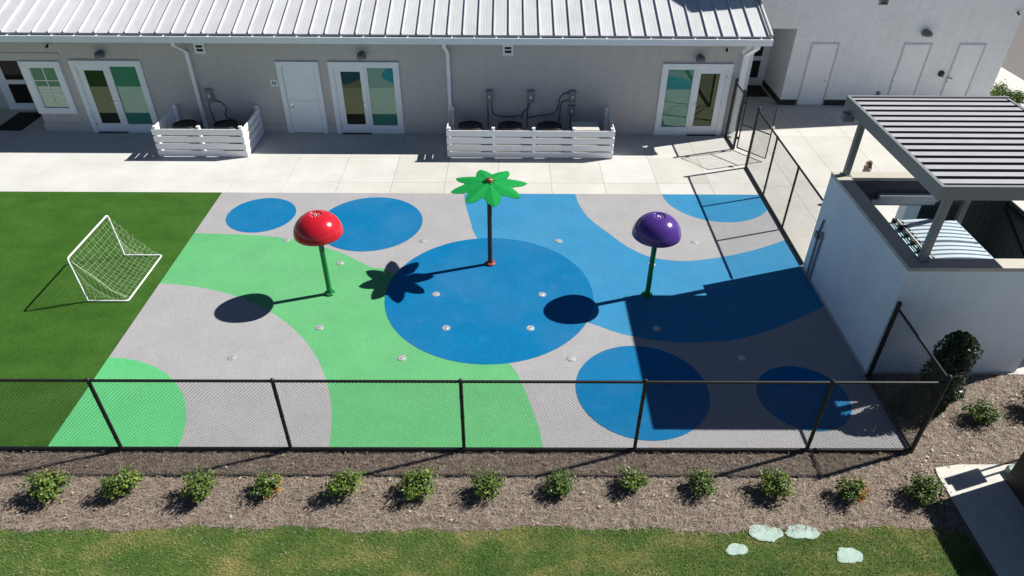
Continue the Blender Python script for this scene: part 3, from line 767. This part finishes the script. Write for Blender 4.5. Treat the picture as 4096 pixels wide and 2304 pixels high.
gt = tag(empty('chain_link_gate', (6.78,19.17,0), math.atan2(18.40-19.17, 7.43-6.78)), 'open black chain link gate swung out onto the concrete yard', 'gate')
Lg = 1.02
b = MB(); b.tube([(.05,0,.09),(.05,0,1.70),(Lg,0,1.70),(Lg,0,.09),(.05,0,.09)], .02, 8); b.tube([(.05,0,.82),(Lg,0,.82)], .018, 8); b.build('gate_frame', M['black'], gt)
b = MB(); mesh_panel(b, Lg-.05, .1, 1.69); o = b.build('chain_mesh', M['black'], gt); o.location = (.05,0,0)
for z in (.35,1.45):
    b = MB(); b.box(-.02,.06,-.03,.03,z,z+.06); b.build('hinge', M['black'], gt)
b = MB(); b.box(Lg-.03,Lg+.04,-.035,.035,1.0,1.08); b.tube([(Lg,0,1.04),(Lg+.1,0,1.04)], .012, 6); b.build('latch', M['steel'], gt)

# ----------------------------------------------------- water play features
def mushroom(x, y, mat, label):
    t = tag(empty('mushroom_sprayer', (x,y,0)), label, 'water feature', 'mushroom spray features')
    b = MB(); b.tube([(0,0,.03),(0,0,1.62)], .055, 20); b.build('pole', M['polegreen'], t)
    b = MB(); b.lathe([(.055,.045),(.10,.04),(.115,.03),(.115,.02),(.055,.02)], (0,0,0), 24)
    for a in range(6): b.lathe([(0,.062),(.012,.06),(.012,.04)], (.09*math.cos(a*PI/3),.09*math.sin(a*PI/3),0), 8)
    b.build('base_flange', M['polegreen'], t)
    R, H, z0 = .492, .445, 1.53
    prof = [(R-.03,.0),(R-.012,-.012),(R,.0)]
    for i in range(1, 22):
        a = (PI/2)*i/22; rr = R*math.cos(a)**.92
        if rr < .13: break
        prof.append((rr, H*math.sin(a)))
    zt = prof[-1][1]
    prof += [(.128, zt+.008),(.118, zt+.006),(.112, zt-.012)]
    inner = [(.10, zt-.03)] + [((R-.03)*math.cos((PI/2)*i/14)**.92, (H-.03)*math.sin((PI/2)*i/14)) for i in range(12,-1,-1)]
    b = MB(); b.lathe(prof, (0,0,z0), 56); b.lathe(inner, (0,0,z0), 40); d = b.build('dome', mat, t)
    b = MB(); b.lathe([(.113,zt-.012),(.02,zt-.010)], (0,0,z0), 32); b.build('spray_plate', mat, d)
    b = MB(); b.lathe([(.036,zt-.012),(.035,zt+.004),(.027,zt+.006),(.02,zt-.004),(0,zt-.006)], (0,0,z0), 20); b.build('nozzle', M['steel'], d)
    b = MB()
    for a in range(8): b.lathe([(.006,zt-.012),(.006,zt-.002),(0,zt+.001)], (.085*math.cos(a*PI/4+.2),.085*math.sin(a*PI/4+.2),z0), 8)
    b.build('bolt', M['bright'], d)
    return t
mushroom(-3.815, 11.945, M['red'], 'glossy red mushroom sprayer on a green pole on light green rubber')
mushroom(3.0, 11.935, M['purple'], 'glossy purple mushroom sprayer on a green pole on light blue rubber')

t = tag(empty('palm_sprayer', (-.40,13.09,0)), 'green metal palm tree water sprayer on a brown pole in the big blue circle', 'water feature')
b = MB(); b.tube([(0,0,.03),(0,0,2.02)], .053, 20); b.build('pole', M['trunk'], t)
b = MB(); b.lathe([(.055,.055),(.10,.05),(.118,.035),(.118,.02),(.05,.02)], (0,0,0), 24)
for a in range(6): b.lathe([(0,.068),(.012,.066),(.012,.05)], (.09*math.cos(a*PI/3),.09*math.sin(a*PI/3),0), 8)
b.build('base_flange', simple('red_brown_flange', (.25,.045,.03), .4), t)
def palm_leaf(ang, ln, ofs):
    # half outline: distance along the rib, half width; serrated edge
    out = [(.03,.02),(.10,.052),(.2,.095),(.30,.135),(.38,.165),(.43,.195),(.44,.160),(.455,.182),(.50,.178),(.53,.172),(.545,.135),(.56,.158),(.60,.150),(.63,.142),(.64,.105),(.655,.128),(.69,.115),(.715,.10),(.72,.075),(.735,.088),(.77,.06),(.82,0)]
    b = MB(); ca, sa = math.cos(ang), math.sin(ang); sc = ln/.82
    def pt(d, w, lift=0):
        d *= sc; w *= sc
        z = 2.105 + ofs - .16*max(0, d-.05)**1.25 - abs(w)*.15 + lift
        return (d*ca - w*sa, d*sa + w*ca, z)
    for s in (1, -1):
        for th in (0, -.012):
            v = []; fs = []
            for d, w in out:
                v += [pt(d, 0, th), pt(d, s*w*.5, th), pt(d, s*w, th)]
            for i in range(len(out)-1):
                fs += [(3*i,3*i+1,3*i+4,3*i+3),(3*i+1,3*i+2,3*i+5,3*i+4)]
            b.add(v, fs, 0, False)
        v = []
        for d, w in out: v += [pt(d, s*w, 0), pt(d, s*w, -.012)]
        b.add(v, [(2*i,2*i+1,2*i+3,2*i+2) for i in range(len(out)-1)])
    return b.build('palm_leaf', M['palmgreen'], t)
for i, (a, ln) in enumerate(((198,.84),(155,.80),(106,.78),(60,.80),(10,.82),(-37,.82),(-81,.86),(-121,.84))):
    palm_leaf(math.radians(a), ln, .004*(i % 2))
b = MB(); b.lathe([(.085,2.07),(.09,2.12),(.075,2.16),(.045,2.185),(0,2.19)], (0,0,0), 20); b.build('cap', simple('bronze_cap', (.16,.075,.035), .25), t)
b = MB()
for a in range(8): b.lathe([(.013,2.10),(.013,2.118),(0,2.124)], (.125*math.cos(a*PI/4+.3),.125*math.sin(a*PI/4+.3),0), 8)
b.build('bolt', M['palmgreen'], t)

def jet(x, y, label):
    t = tag(empty('ground_spray_jet', (x,y,.006), random.uniform(0,6)), label, 'spray jet', 'round metal spray jets set in the splash pad')
    b = MB(); b.lathe([(.083,-.004),(.083,.003),(.078,.0045),(.03,.0045)], (0,0,0), 28); b.build('plate', M['platemetal'], t)
    b = MB(); b.lathe([(.03,.0045),(.028,.007),(.016,.0075),(.012,.003),(0,.0025)], (0,0,0), 16)
    for a in range(3): b.lathe([(.006,.0045),(.006,.007),(0,.0075)], (.057*math.cos(a*2.094),.057*math.sin(a*2.094),0), 8)
    b.build('nozzle', M['steel'], t)
J = [(-5.29,14.06,'spray jet on the upper green border left of the red mushroom dome'),
(-3.82,13.10,'spray jet in light green rubber right of the red mushroom pole'),
(-2.03,14.06,'spray jet in grey rubber between the large upper blue circle and the palm'),
(-3.79,10.80,'spray jet in light green rubber below the red mushroom base'),
(-1.54,11.93,'spray jet in the big blue circle just below the palm shadow'),
(-1.24,10.80,'lower left spray jet inside the big blue circle'),
(.74,11.93,'spray jet in the big blue circle just above the purple mushroom shadow'),
(.46,10.80,'lower right spray jet inside the big blue circle'),
(1.22,14.06,'spray jet in light blue rubber right of the palm pole'),
(4.47,14.05,'spray jet in grey rubber right of the purple mushroom dome'),
(3.29,13.10,'spray jet partly hidden behind the purple mushroom pole'),
(3.01,10.80,'spray jet in the dark blue shade below the purple mushroom base'),
(-5.26,9.90,'shiny spray jet on the plain grey rubber of the lower left'),
(-2.02,9.90,'spray jet in light green rubber just above the front fence'),
(1.22,9.90,'spray jet in grey rubber between the big blue circle and lower blue circle'),
(4.49,9.92,'spray jet on grey rubber deep in the canopy shade')]
for x, y, l in J: jet(x, y, l)

# ---------------------------------------------------------------- soccer goal
t = tag(empty('soccer_goal', (-8.45,12.5,0)), 'small white soccer goal with a sagging net on the artificial turf', 'soccer goal')
ox, oy = 8.45, -12.5
F = lambda x, y, z: (x+ox, y+oy, z)
def roundpath(pts, r=.07):
    out = [Vector(pts[0])]
    for a, c, d in zip(pts[:-2], pts[1:-1], pts[2:]):
        a, c, d = Vector(a), Vector(c), Vector(d)
        p = c + (a-c).normalized()*r; q = c + (d-c).normalized()*r
        for i in range(6):
            s = i/5; out.append(p*(1-s)**2 + c*2*s*(1-s) + q*s*s)
    out.append(Vector(pts[-1])); return out
yn, yf = 11.63, 13.36
b = MB(); b.tube(roundpath([F(-8.83,yn,.03),F(-8.87,yn,1.09),F(-8.87,yf,1.09),F(-8.83,yf,.03)]), .0175, 10); b.build('front_frame', M['bright'], t)
b = MB(); b.tube(roundpath([F(-8.83,yn,.025),F(-7.99,yn,.025),F(-7.97,yf,.025),F(-8.83,yf,.025)]), .0165, 10); b.build('ground_frame', M['bright'], t)
b = MB()
def net(u, v):   # u 0..1 along y, v 0..1 top to back bar
    sag = .16*math.sin(PI*v)*(.5 + .5*math.sin(PI*u))
    x = -8.86 + .87*v; z = 1.08*(1-v) + .03
    jit = .014*math.sin(u*41+v*17)
    return F(x - sag*.5 + jit, yn + .02 + (yf-yn-.04)*u, max(.015, z - sag + jit*.6))
nu, nv = 17, 14
for i in range(nu+1): b.tube([net(i/nu, j/18) for j in range(19)], .0017, 4, caps=False)
for j in range(1, nv): b.tube([net(i/24, j/nv) for i in range(25)], .0017, 4, caps=False)
for yy, sg in ((yn, 1), (yf, -1)):
    for k in range(1, 9):
        f = k/9
        b.tube([F(-8.85+.85*f*s_, yy + sg*.08*math.sin(PI*s_), max(.02,(1.06*(1-f))*(1 - s_*.0) * (1-0) if s_ < 1 else .02) if False else max(.02, 1.06*(1-f)*(1-s_)+.02)) for s_ in [q/8 for q in range(9)]], .0017, 4, caps=False)
        b.tube([F(-8.85+.85*f, yy + sg*.08*math.sin(PI*q/8)*(1-f), .02 + (1.06*(1-f))*q/8) for q in range(9)], .0017, 4, caps=False)
b.tube([F(*p) for p in ((-8.84,yn+.03,1.0),(-8.6,yn+.1,.62),(-8.3,yn+.08,.25),(-8.05,yn+.1,.04))], .006, 5)
b.build('net', M['net'], t)

# ------------------------------------------------------ dumpster enclosure
ec = tag(empty('masonry_enclosure', (6.74,9.56,0)), 'white walled masonry enclosure with pale brick caps beside the splash pad', 'enclosure wall')
XW0, XW1, YS0, YS1, YN0, YN1, ZT = 6.74, 7.03, 9.56, 9.84, 12.80, 13.06, 2.38
b = MB()
b.prism([(XW0,YS0),(9.56,YS0),(9.56,YS1),(XW1,YS1),(XW1,YN1),(XW0,YN1)], -.05, ZT-.07)
b.prism([(XW1,YN0),(9.56,YN0),(9.56,YN1),(XW1,YN1)], 1.74, ZT-.07)
b.box(8.42, 8.72, YN0, YN1, -.05, 1.74)
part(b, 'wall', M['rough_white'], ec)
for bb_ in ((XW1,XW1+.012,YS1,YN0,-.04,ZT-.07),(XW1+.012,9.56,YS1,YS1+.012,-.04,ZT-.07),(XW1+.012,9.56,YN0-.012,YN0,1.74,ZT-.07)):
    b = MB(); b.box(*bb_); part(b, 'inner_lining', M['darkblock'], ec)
b = MB(); c_ = .0
b.prism([(XW0-.004,YS0-.004),(9.565,YS0-.004),(9.565,YS1+.004),(XW1+.004,YS1+.004),(XW1+.004,YN0-.004),(9.565,YN0-.004),(9.565,YN1+.004),(XW0-.004,YN1+.004)], ZT-.07, ZT)
part(b, 'cap_course', M['capbrick'], ec)
b = MB(); b.box(7.70, 8.95, YN0-.13, YN0-.005, 1.90, 2.03); b.box(7.60, 8.95, YN0-.05, YN0-.005, 1.78, 1.90)
part(b, 'lintel_track', simple('galvanised_track', (.42,.44,.46), .4, var=.1), ec)
b = MB()
b.box(8.72, 10.57, YN0+.09, YN0+.115, .05, 1.85)
for i in range(12): b.box(8.72+i*.155, 8.72+i*.155+.145, YN0+.075, YN0+.089, .05, 1.86)
b.box(8.72, 10.58, YN0+.12, YN0+.16, .3, .4); b.box(8.72, 10.58, YN0+.12, YN0+.16, 1.6, 1.7)
part(b, 'back_panel', M['charcoal'], ec)
g2 = tag(empty('enclosure_gate', (10.6,12,0)), 'charcoal slatted gate with a diagonal brace closing the enclosure', 'gate')
b = MB()
b.box(10.59, 10.60, 9.95, 13.0, .05, 1.84)
for i in range(19): b.box(10.58, 10.589, 9.95+i*.16, 9.95+i*.16+.145, .05, 1.85)
part(b, 'gate_panel', M['charcoal'], g2)
b = MB(); b.box(10.53,10.58,9.95,13.0,.2,.28); b.box(10.53,10.58,9.95,13.0,1.66,1.74)
b.add([(10.535,10.0,.28),(10.535,10.1,.28),(10.535,12.95,1.66),(10.535,12.85,1.66),(10.575,10.0,.28),(10.575,10.1,.28),(10.575,12.95,1.66),(10.575,12.85,1.66)], [(0,3,2,1),(4,5,6,7),(0,1,5,4),(2,3,7,6),(1,2,6,5),(3,0,4,7)])
part(b, 'brace', M['bronze'], g2)

cn = tag(empty('canopy', (8.2,11.3,0)), 'grey metal canopy with ribbed roof standing on the enclosure walls', 'canopy')
CX0, CX1, CY0, CY1, CZ = 6.62, 9.78, 9.41, 13.14, 3.97
for px, py, zb in ((7.06,9.80,ZT),(6.98,12.93,ZT),(9.48,12.6,0),(9.45,9.70,ZT)):
    b = MB(); b.bevbox(px-.058,px+.058,py-.058,py+.058,zb-.0,CZ-.21,.01); b.bevbox(px-.09,px+.09,py-.09,py+.09,zb,zb+.015,.004); part(b, 'post', M['canopy'], cn)
b = MB()
b.box(CX0,CX0+.06,CY0,CY1,CZ-.22,CZ); b.box(CX1-.06,CX1,CY0,CY1,CZ-.18,CZ); b.box(CX0+.06,CX1-.06,CY0,CY0+.06,CZ-.22,CZ-.001); b.box(CX0+.06,CX1-.06,CY1-.06,CY1,CZ-.22,CZ-.001)
b.box(CX0+.32,CX0+.42,CY0+.06,CY1-.06,CZ-.215,CZ-.115); b.box(CX1-.42,CX1-.32,CY0+.06,CY1-.06,CZ-.215,CZ-.115)
b.box(CX0-.012,CX0+.05,CY0-.012,CY1+.012,CZ+.001,CZ+.02); b.box(CX0+.05,CX1,CY0-.012,CY0+.05,CZ+.001,CZ+.02); b.box(CX0+.05,CX1,CY1-.05,CY1+.012,CZ+.001,CZ+.02)
part(b, 'frame', M['canopy'], cn)
b = MB(); pitch = .2445; ny = 15
prof = []
y = CY0+.065
for i in range(ny):
    prof += [(y,CZ-.10),(y+.098,CZ-.10),(y+.101,CZ-.012),(y+pitch-.003,CZ-.012)]
    y += pitch
bot = [(p[0], p[1]-.012) for p in prof][::-1]
npf = len(prof)
v = [(CX0+.062,p[0],p[1]) for p in prof] + [(CX1-.062,p[0],p[1]) for p in prof]
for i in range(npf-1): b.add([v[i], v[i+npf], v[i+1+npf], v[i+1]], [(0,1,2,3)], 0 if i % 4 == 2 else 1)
v = [(q[0],q[1],q[2]-.012) for q in v]
b.add(v, [(i+1, i+1+npf, i+npf, i) for i in range(npf-1)])
part(b, 'roof_pan', [M['pan'], M['panshade']], cn)
b = MB(); b.bevbox(-.11,.11,-.09,.09,-.08,.08,.02)
o = b.build('junction_box', M['lampgrey']); o.location = (CX0-.02, CY1-.25, CZ-.36)
o.parent = cn; o.location = Vector((CX0+.0, CY1-.28, CZ-.30)) - Vector(cn.location)

dm = tag(empty('dumpster', (8.6,11.4,0)), 'pale blue dumpster with two white ribbed lids inside the enclosure', 'dumpster')
DX0, DX1, DY0, DY1, DZ = 7.92, 9.30, 10.72, 12.47, 1.52
b = MB(); b.bevbox(DX0,DX1,DY0,DY1,.12,DZ,.02); b.box(DX0-.02,DX1+.02,DY0-.02,DY1+.02,DZ-.08,DZ-.01)
for yy in (DY0+.2, DY1-.5): b.box(DX0+.2,DX1-.2,yy,yy+.3,0,.12)
part(b, 'bin_body', M['binbody'], dm)
def lid(y0, y1):
    b = MB(); nx, nyy = 14, 96; v = []; f = []
    for i in range(nx+1):
        u = i/nx; x = DX0+.24 + (DX1-DX0-.22)*u
        for j in range(nyy+1):
            w = j/nyy; y = y0 + (y1-y0)*w
            rib = (math.sin(w*PI*2*6.0 - PI/2)*.5+.5)
            rib = min(1, max(0, (rib-.10)/.12))
            z = DZ + .015 + .05*math.sin(PI*min(1, .12+u*.85)) + .03*rib
            v.append((x, y, z))
    for i in range(nx):
        for j in range(nyy):
            a = i*(nyy+1)+j; f.append((a, a+nyy+1, a+nyy+2, a+1))
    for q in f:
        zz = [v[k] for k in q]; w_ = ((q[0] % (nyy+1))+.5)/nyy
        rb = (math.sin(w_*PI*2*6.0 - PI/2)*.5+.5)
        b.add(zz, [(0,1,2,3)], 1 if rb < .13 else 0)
    # hanging rim at the front and sides
    x = DX1+.02
    b.box(x, x+.02, y0, y1, DZ-.06, DZ+.05)
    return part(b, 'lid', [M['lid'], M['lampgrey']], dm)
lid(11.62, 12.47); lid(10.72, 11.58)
b = MB(); b.tube([(DX0+.13,DY0,DZ+.06),(DX0+.13,DY1+.03,DZ+.06)], .014, 8, 0)
b.tube([(DX0+.19,DY0,DZ+.06),(DX0+.19,DY1,DZ+.06)], .02, 8, 1)
for y in [DY0+.06+i*.28 for i in range(7)]: b.box(DX0+.09,DX0+.17,y-.03,y+.03,DZ,DZ+.09)
for k, y in enumerate([DY0+.05+i*.145 for i in range(12)]): b.box(DX0+.21,DX0+.27,y-.02,y+.02,DZ+.02,DZ+.075)
part(b, 'hinge_rod', [M['bronze'], M['bright']], dm)

t = tag(empty('wall_conduit', (6.74,12.65,0)), 'two grey conduits and a junction box climbing the white enclosure wall', 'conduit')
b = MB(); b.tube([(-.03,.06,0),(-.03,.11,.98)], .022, 8); b.build('pipe', M['boxgrey'], t)
b = MB(); b.tube([(-.03,-.09,0),(-.03,-.07,1.12),(-.03,-.03,1.16),(-.03,.05,1.10)], .022, 8); b.build('pipe', M['boxgrey'], t)
b = MB(); b.bevbox(-.08,0,.05,.19,.94,1.08,.01); b.tube([(-.03,.12,1.08),(-.03,.06,1.42)], .02, 8); b.build('junction_box', M['lampgrey'], t)

# low wall and sign at the lower right (their shadows cross the path)
lw = tag(empty('brick_screen_wall', (7.92,7.06,0)), 'low dark brick wall along the right side of the concrete path', 'wall')
b = MB(); b.box(7.92,8.22,-9,7.06,-.05,1.42); part(b, 'wall', M['darkbrick'], lw)
b = MB(); b.box(7.90,8.24,-9.02,7.08,1.42,1.50); part(b, 'cap_course', M['slab'], lw)
b = MB(); b.bevbox(8.02,8.5,7.085,7.26,0,.13,.015); tag(b.build('kerb_stone', M['stone']), 'pale stone block at the foot of the dark brick wall', 'stone block')
t = tag(empty('post_sign', (8.95,7.60,0)), 'small two post sign whose shadow lies on the path', 'sign')
for yy in (-.07, .05):
    b = MB(); b.tube([(0,yy,0),(0,yy,1.4)], .018, 8); b.build('post', M['boxgrey'], t)
b = MB(); b.bevbox(-.015,.015,-.16,.11,1.3,1.86,.004); b.box(-.015,.015,-.02,.11,1.86,1.92); b.build('sign_panel', M['bright'], t)

# ----------------------------------------------------------------- vegetation
def foliage(n, R, H, mats_p, leaf=.034, base=.10, twigs=26, holly=False, seed=0, core=.35):
    rng = random.Random(seed); b = MB(); st = MB()
    tips = []
    for i in range(twigs):
        a = rng.random()*2*PI; r = R*math.sqrt(rng.random())*.95; hz = H*(.45 + .55*rng.random()*(1-.45*(r/R)**2))
        tip = Vector((r*math.cos(a), r*math.sin(a), hz)); tips.append((tip, rng.random()))
        mid = tip*.5 + Vector((0,0,.05)); st.tube([(0,0,-.02), mid, tip], [.008,.005,.002], 4)
    for i in range(n):
        tip, ton = rng.choice(tips)
        s = core + (1-core)*rng.random()**.6
        p = tip*s + Vector((rng.gauss(0,1), rng.gauss(0,1), rng.gauss(0,.8)))*.045*(R/.27)
        if p.z < .02: p.z = .02 + rng.random()*.04
        nrm = (p - Vector((0,0,H*.3))).normalized()*.6 + Vector((rng.gauss(0,.5), rng.gauss(0,.5), .5+rng.random()*.5))
        nrm.normalize(); ax = nrm.cross(Vector((rng.gauss(0,1),rng.gauss(0,1),rng.gauss(0,1)))).normalized(); bx = nrm.cross(ax)
        L = leaf*(.7+.7*rng.random()); w = L*.36
        v = [p - ax*L*.5, p + bx*w + nrm*L*.12, p + ax*L*.5 - nrm*L*.1, p - bx*w + nrm*L*.12]
        k = rng.random()*.75 + ton*.25; acc = 0; mi = 0
        for j, q in enumerate(mats_p):
            acc += q
            if k < acc: mi = j; break
        b.add(v, [(0,1,2),(0,2,3)], mi)
    return b, st
LM = [M['leafA'], M['leafB'], M['leafC'], M['leafE'], M['leafD']]
VAR = []
for sd, (n, R, H, pm) in enumerate(((1050,.30,.42,(.42,.38,.15,.05)),(950,.29,.46,(.50,.33,.13,.04)),(1000,.26,.40,(.20,.48,.30,.02)),(760,.24,.38,(.34,.42,.19,.05)),(1150,.29,.48,(.30,.43,.24,.03)))):
    fb, sb_ = foliage(n, R, H, pm, seed=sd+3, leaf=(.048,.046,.042,.044,.046)[sd])
    fo = fb.build('foliage', LM); so = sb_.build('stem', M['twig'])
    VAR.append((fo.data, so.data)); bpy.data.objects.remove(fo); bpy.data.objects.remove(so)
def dead_patch(o, side, frac, nz):
    me = o.data.copy(); o.data = me
    for p in me.polygons:
        c_ = p.center
        if c_.x*side[0] + c_.y*side[1] > frac and c_.z < nz: p.material_index = 4
def shrub(x, y, var, sc, label, rz=None, group='shrubs planted in a row along the fence', dead=None, hs=1):
    t = tag(empty('shrub', (x,y,0), random.uniform(0,6.28) if rz is None else rz), label, 'shrub', group)
    sc *= .94; t.scale = (sc*random.uniform(.94,1.06), sc*random.uniform(.94,1.06), sc*hs*random.uniform(.9,1.12)); t.rotation_euler.x = random.uniform(-.12,.12); t.rotation_euler.y = random.uniform(-.12,.12)
    fd, sd_ = VAR[var]
    o = bpy.data.objects.new('foliage', fd); COL.objects.link(o); o.parent = t
    if dead: dead_patch(o, *dead)
    o = bpy.data.objects.new('stem', sd_); COL.objects.link(o); o.parent = t
    return t
ROW = [(-7.05,6.76,0,1.04,'shrub at the left end of the row, in front of the first fence post shadow'),
(-5.90,6.80,1,1.02,'second shrub from the left, leaning, on the open mulch'),
(-4.70,6.74,4,1.02,'third shrub from the left, broad bright crown'),
(-3.70,6.83,3,.98,'shrub with a yellow orange patch on its lower right, below the second fence post'),
(-2.50,6.79,1,1.02,'fifth shrub from the left, bright green, right of the one with yellow patch'),
(-1.36,6.82,0,1.0,'shrub flecked with pale leaf tips left of the middle fence post'),
(-.28,6.82,4,.92,'shrub right of the middle fence post below the green band'),
(.82,6.85,2,1.02,'shrub with dark lower leaves below the grey strip right of the green band'),
(1.95,6.90,3,1.05,'shrub closest below the fence post by the lower blue circle'),
(3.04,6.87,2,.96,'shrub below the canopy shade between two fence posts'),
(4.15,6.83,0,1.0,'shrub left of the last intermediate fence post foot'),
(5.32,6.75,3,1.05,'shrub with a rust orange patch below the fence corner'),
(6.45,6.74,2,1.12,'dark shrub at the right end of the row, touching the concrete path')]
for i, (x, y, vr, sc, l) in enumerate(ROW):
    shrub(x, y, vr, sc, l, rz=(0 if i in (3, 11) else None), dead=((1,-.4), .14, .22) if i == 3 else (((1,-.5), .07, .26) if i == 11 else None))
shrub(8.22, 8.33, 2, 1.08, 'lone dark green shrub on the mulch right of the fence corner', group='shrubs beside the enclosure')
shrub(9.30, 8.55, 4, 1.1, 'shrub cut by the right picture edge below the enclosure', group='shrubs beside the enclosure')
# tall clipped holly at the enclosure corner
t = tag(empty('holly_bush', (7.50,8.66,0)), 'rounded dark holly bush behind the fence corner against the white enclosure', 'shrub')
rng = random.Random(5); b = MB()
for i in range(6200):
    if i < 4700:
        z = .05 + 1.62*rng.random()**.95; a = rng.random()*2*PI
        R = .385*(1 - .22*abs(z-.95)/.9)*(.88+.16*math.sin(z*6+a*2)+.07*math.sin(a*5+z*11)); R *= math.sqrt(max(.02, min(1, (1.72-z)/.42)))
        cx = cy = 0
    else:
        z = .03 + .62*rng.random(); a = rng.random()*2*PI; R = .40*math.sqrt(max(.05, 1-z/.68))*(.85+.2*math.sin(a*3)); cx, cy = -.38, -.12
    r = R*(rng.random()**.32)
    p = Vector((cx+r*math.cos(a), cy+r*math.sin(a), z))
    nrm = Vector((math.cos(a)+rng.gauss(0,.5), math.sin(a)+rng.gauss(0,.5), .5+rng.gauss(0,.4))).normalized()
    ax = nrm.cross(Vector((rng.gauss(0,1),rng.gauss(0,1),rng.gauss(0,1)))).normalized(); bx = nrm.cross(ax)
    L = .066*(.7+.6*rng.random()); w = L*.36
    b.add([p-ax*L*.5, p+bx*w+nrm*.008, p+ax*L*.5, p-bx*w+nrm*.008], [(0,1,2),(0,2,3)], 0 if rng.random() < .82 else 1)
b.build('foliage', [M['leafF'], M['leafC']], t)
b = MB(); b.tube([(0,0,-.05),(.01,0,.9),(0,0,1.5)], [.03,.022,.008], 7); b.build('stem', M['twig'], t)
def tuft(x, y, R, H, label, seed):
    t = tag(empty('low_shrub', (x,y,0)), label, 'shrub', 'low shrubs at the far corner of the white building')
    fb, sb_ = foliage(900, R, H, (.30,.42,.22,.06), leaf=.07, seed=seed, core=.2)
    fb.build('foliage', LM, t); sb_.build('stem', M['twig'], t)
tuft(16.98, 23.35, .52, .55, 'larger round low shrub at the far corner of the white building', 31)
tuft(17.55, 23.15, .40, .38, 'smaller low shrub in front of the larger one by the white building', 32)

# --------------------------------------------------------------------- person
pr_ = tag(empty('person', (9.24,16.2,0), PI/2), 'person with long brown hair behind the enclosure wall facing left', 'person')
pr_.scale = (.70,.70,.66)
def skinned(name, verts, edges, radii, mat, parent, root=0, sub=2):
    me = bpy.data.meshes.new(name); me.from_pydata(verts, edges, []); me.materials.append(mat)
    o = bpy.data.objects.new(name, me); COL.objects.link(o); o.parent = parent
    md = o.modifiers.new('skin', 'SKIN'); md.use_smooth_shade = True
    sv = me.skin_vertices[0].data
    for i, r in enumerate(radii):
        sv[i].radius = r if isinstance(r, tuple) else (r, r); sv[i].use_root = (i == root)
    s = o.modifiers.new('sub', 'SUBSURF'); s.levels = sub; s.render_levels = sub
    return o
# faces local -y rotated to world: local +y is forward after the 90 degree turn -> world -x
V = [(0,0,.93),(0,.0,1.08),(0,-.01,1.24),(0,-.02,1.36),(0,-.01,1.43),(0,.01,1.49),(0,.02,1.58),(0,.02,1.655)]
R_l = [(.15,.105),(.125,.09),(.15,.10),(.13,.085),(.055,.05),(.06,.06),(.078,.095),(.05,.065)]
E_ = [(0,1),(1,2),(2,3),(3,4),(4,5),(5,6),(6,7)]
def chain(start, pts, rad):
    k = start
    for p, r in zip(pts, rad):
        V.append(p); R_l.append(r); E_.append((k, len(V)-1)); k = len(V)-1
    return k
hands = []
for s in (-1, 1):
    chain(0, [(s*.095,0,.82),(s*.10,.01,.50),(s*.10,-.015,.27),(s*.10,-.01,.08),(s*.105,.07,.035),(s*.11,.14,.025)], [.085,.055,.052,.036,(.04,.03),(.035,.018)])
    wst = chain(3, [(s*.155,-.02,1.355),(s*.195,-.02,1.22),(s*.215,-.01,1.07),(s*.22,.05,.86)], [.05,.042,.036,.025])
    pm = chain(wst, [(s*.222,.075,.79)], [(.016,.03)])
    for k, (dy, ln) in enumerate(((-.028,.055),(-.008,.066),(.012,.07),(.03,.062))):
        chain(pm, [(s*(.222),.08+dy,.765),(s*.217,.085+dy,.765-ln*.55),(s*.207,.09+dy,.765-ln)], [.0085,.008,.0065])
    chain(wst, [(s*.215,.085,.82),(s*.205,.11,.785),(s*.2,.115,.755)], [.011,.009,.007])
skinned('body', V, E_, R_l, M['skin'], pr_)
skinned('shirt', [(0,0,.92),(0,0,1.08),(0,-.01,1.24),(0,-.02,1.375),(-.15,-.02,1.37),(-.19,-.02,1.24),(.15,-.02,1.37),(.19,-.02,1.24)], [(0,1),(1,2),(2,3),(3,4),(4,5),(3,6),(6,7)], [(.165,.12),(.14,.105),(.165,.115),(.12,.085),.06,.055,.06,.055], M['cloth'], pr_)
skinned('shorts', [(0,0,.96),(0,0,.90),(-.095,0,.80),(-.1,.005,.58),(.095,0,.80),(.1,.005,.58)], [(0,1),(1,2),(2,3),(1,4),(4,5)], [(.158,.118),(.165,.12),.10,.085,.10,.085], M['denim'], pr_)
skinned('hair', [(0,-.012,1.66),(0,-.03,1.58),(0,-.06,1.47),(0,-.12,1.34),(0,-.12,1.25)], [(0,1),(1,2),(2,3),(3,4)], [(.10,.115),(.125,.105),(.118,.065),(.11,.05),(.07,.03)], M['hair'], pr_)
b = MB(); b.lathe([(0,.012),(.01,.008),(.012,0),(.008,-.012),(0,-.014)], (0,.128,1.575), 8); b.build('nose', M['skin'], pr_)
b = MB()
for s in (-1, 1): b.lathe([(0,.007),(.008,.004),(.009,0),(.008,-.004),(0,-.007)], (s*.03,.108,1.595), 8)
b.build('eyes', M['bronze'], pr_)
b = MB(); b.tube([(-.022,.108,1.535),(0,.116,1.533),(.022,.108,1.535)], .006, 6); b.build('mouth', simple('lips', (.4,.12,.1), .5), pr_)
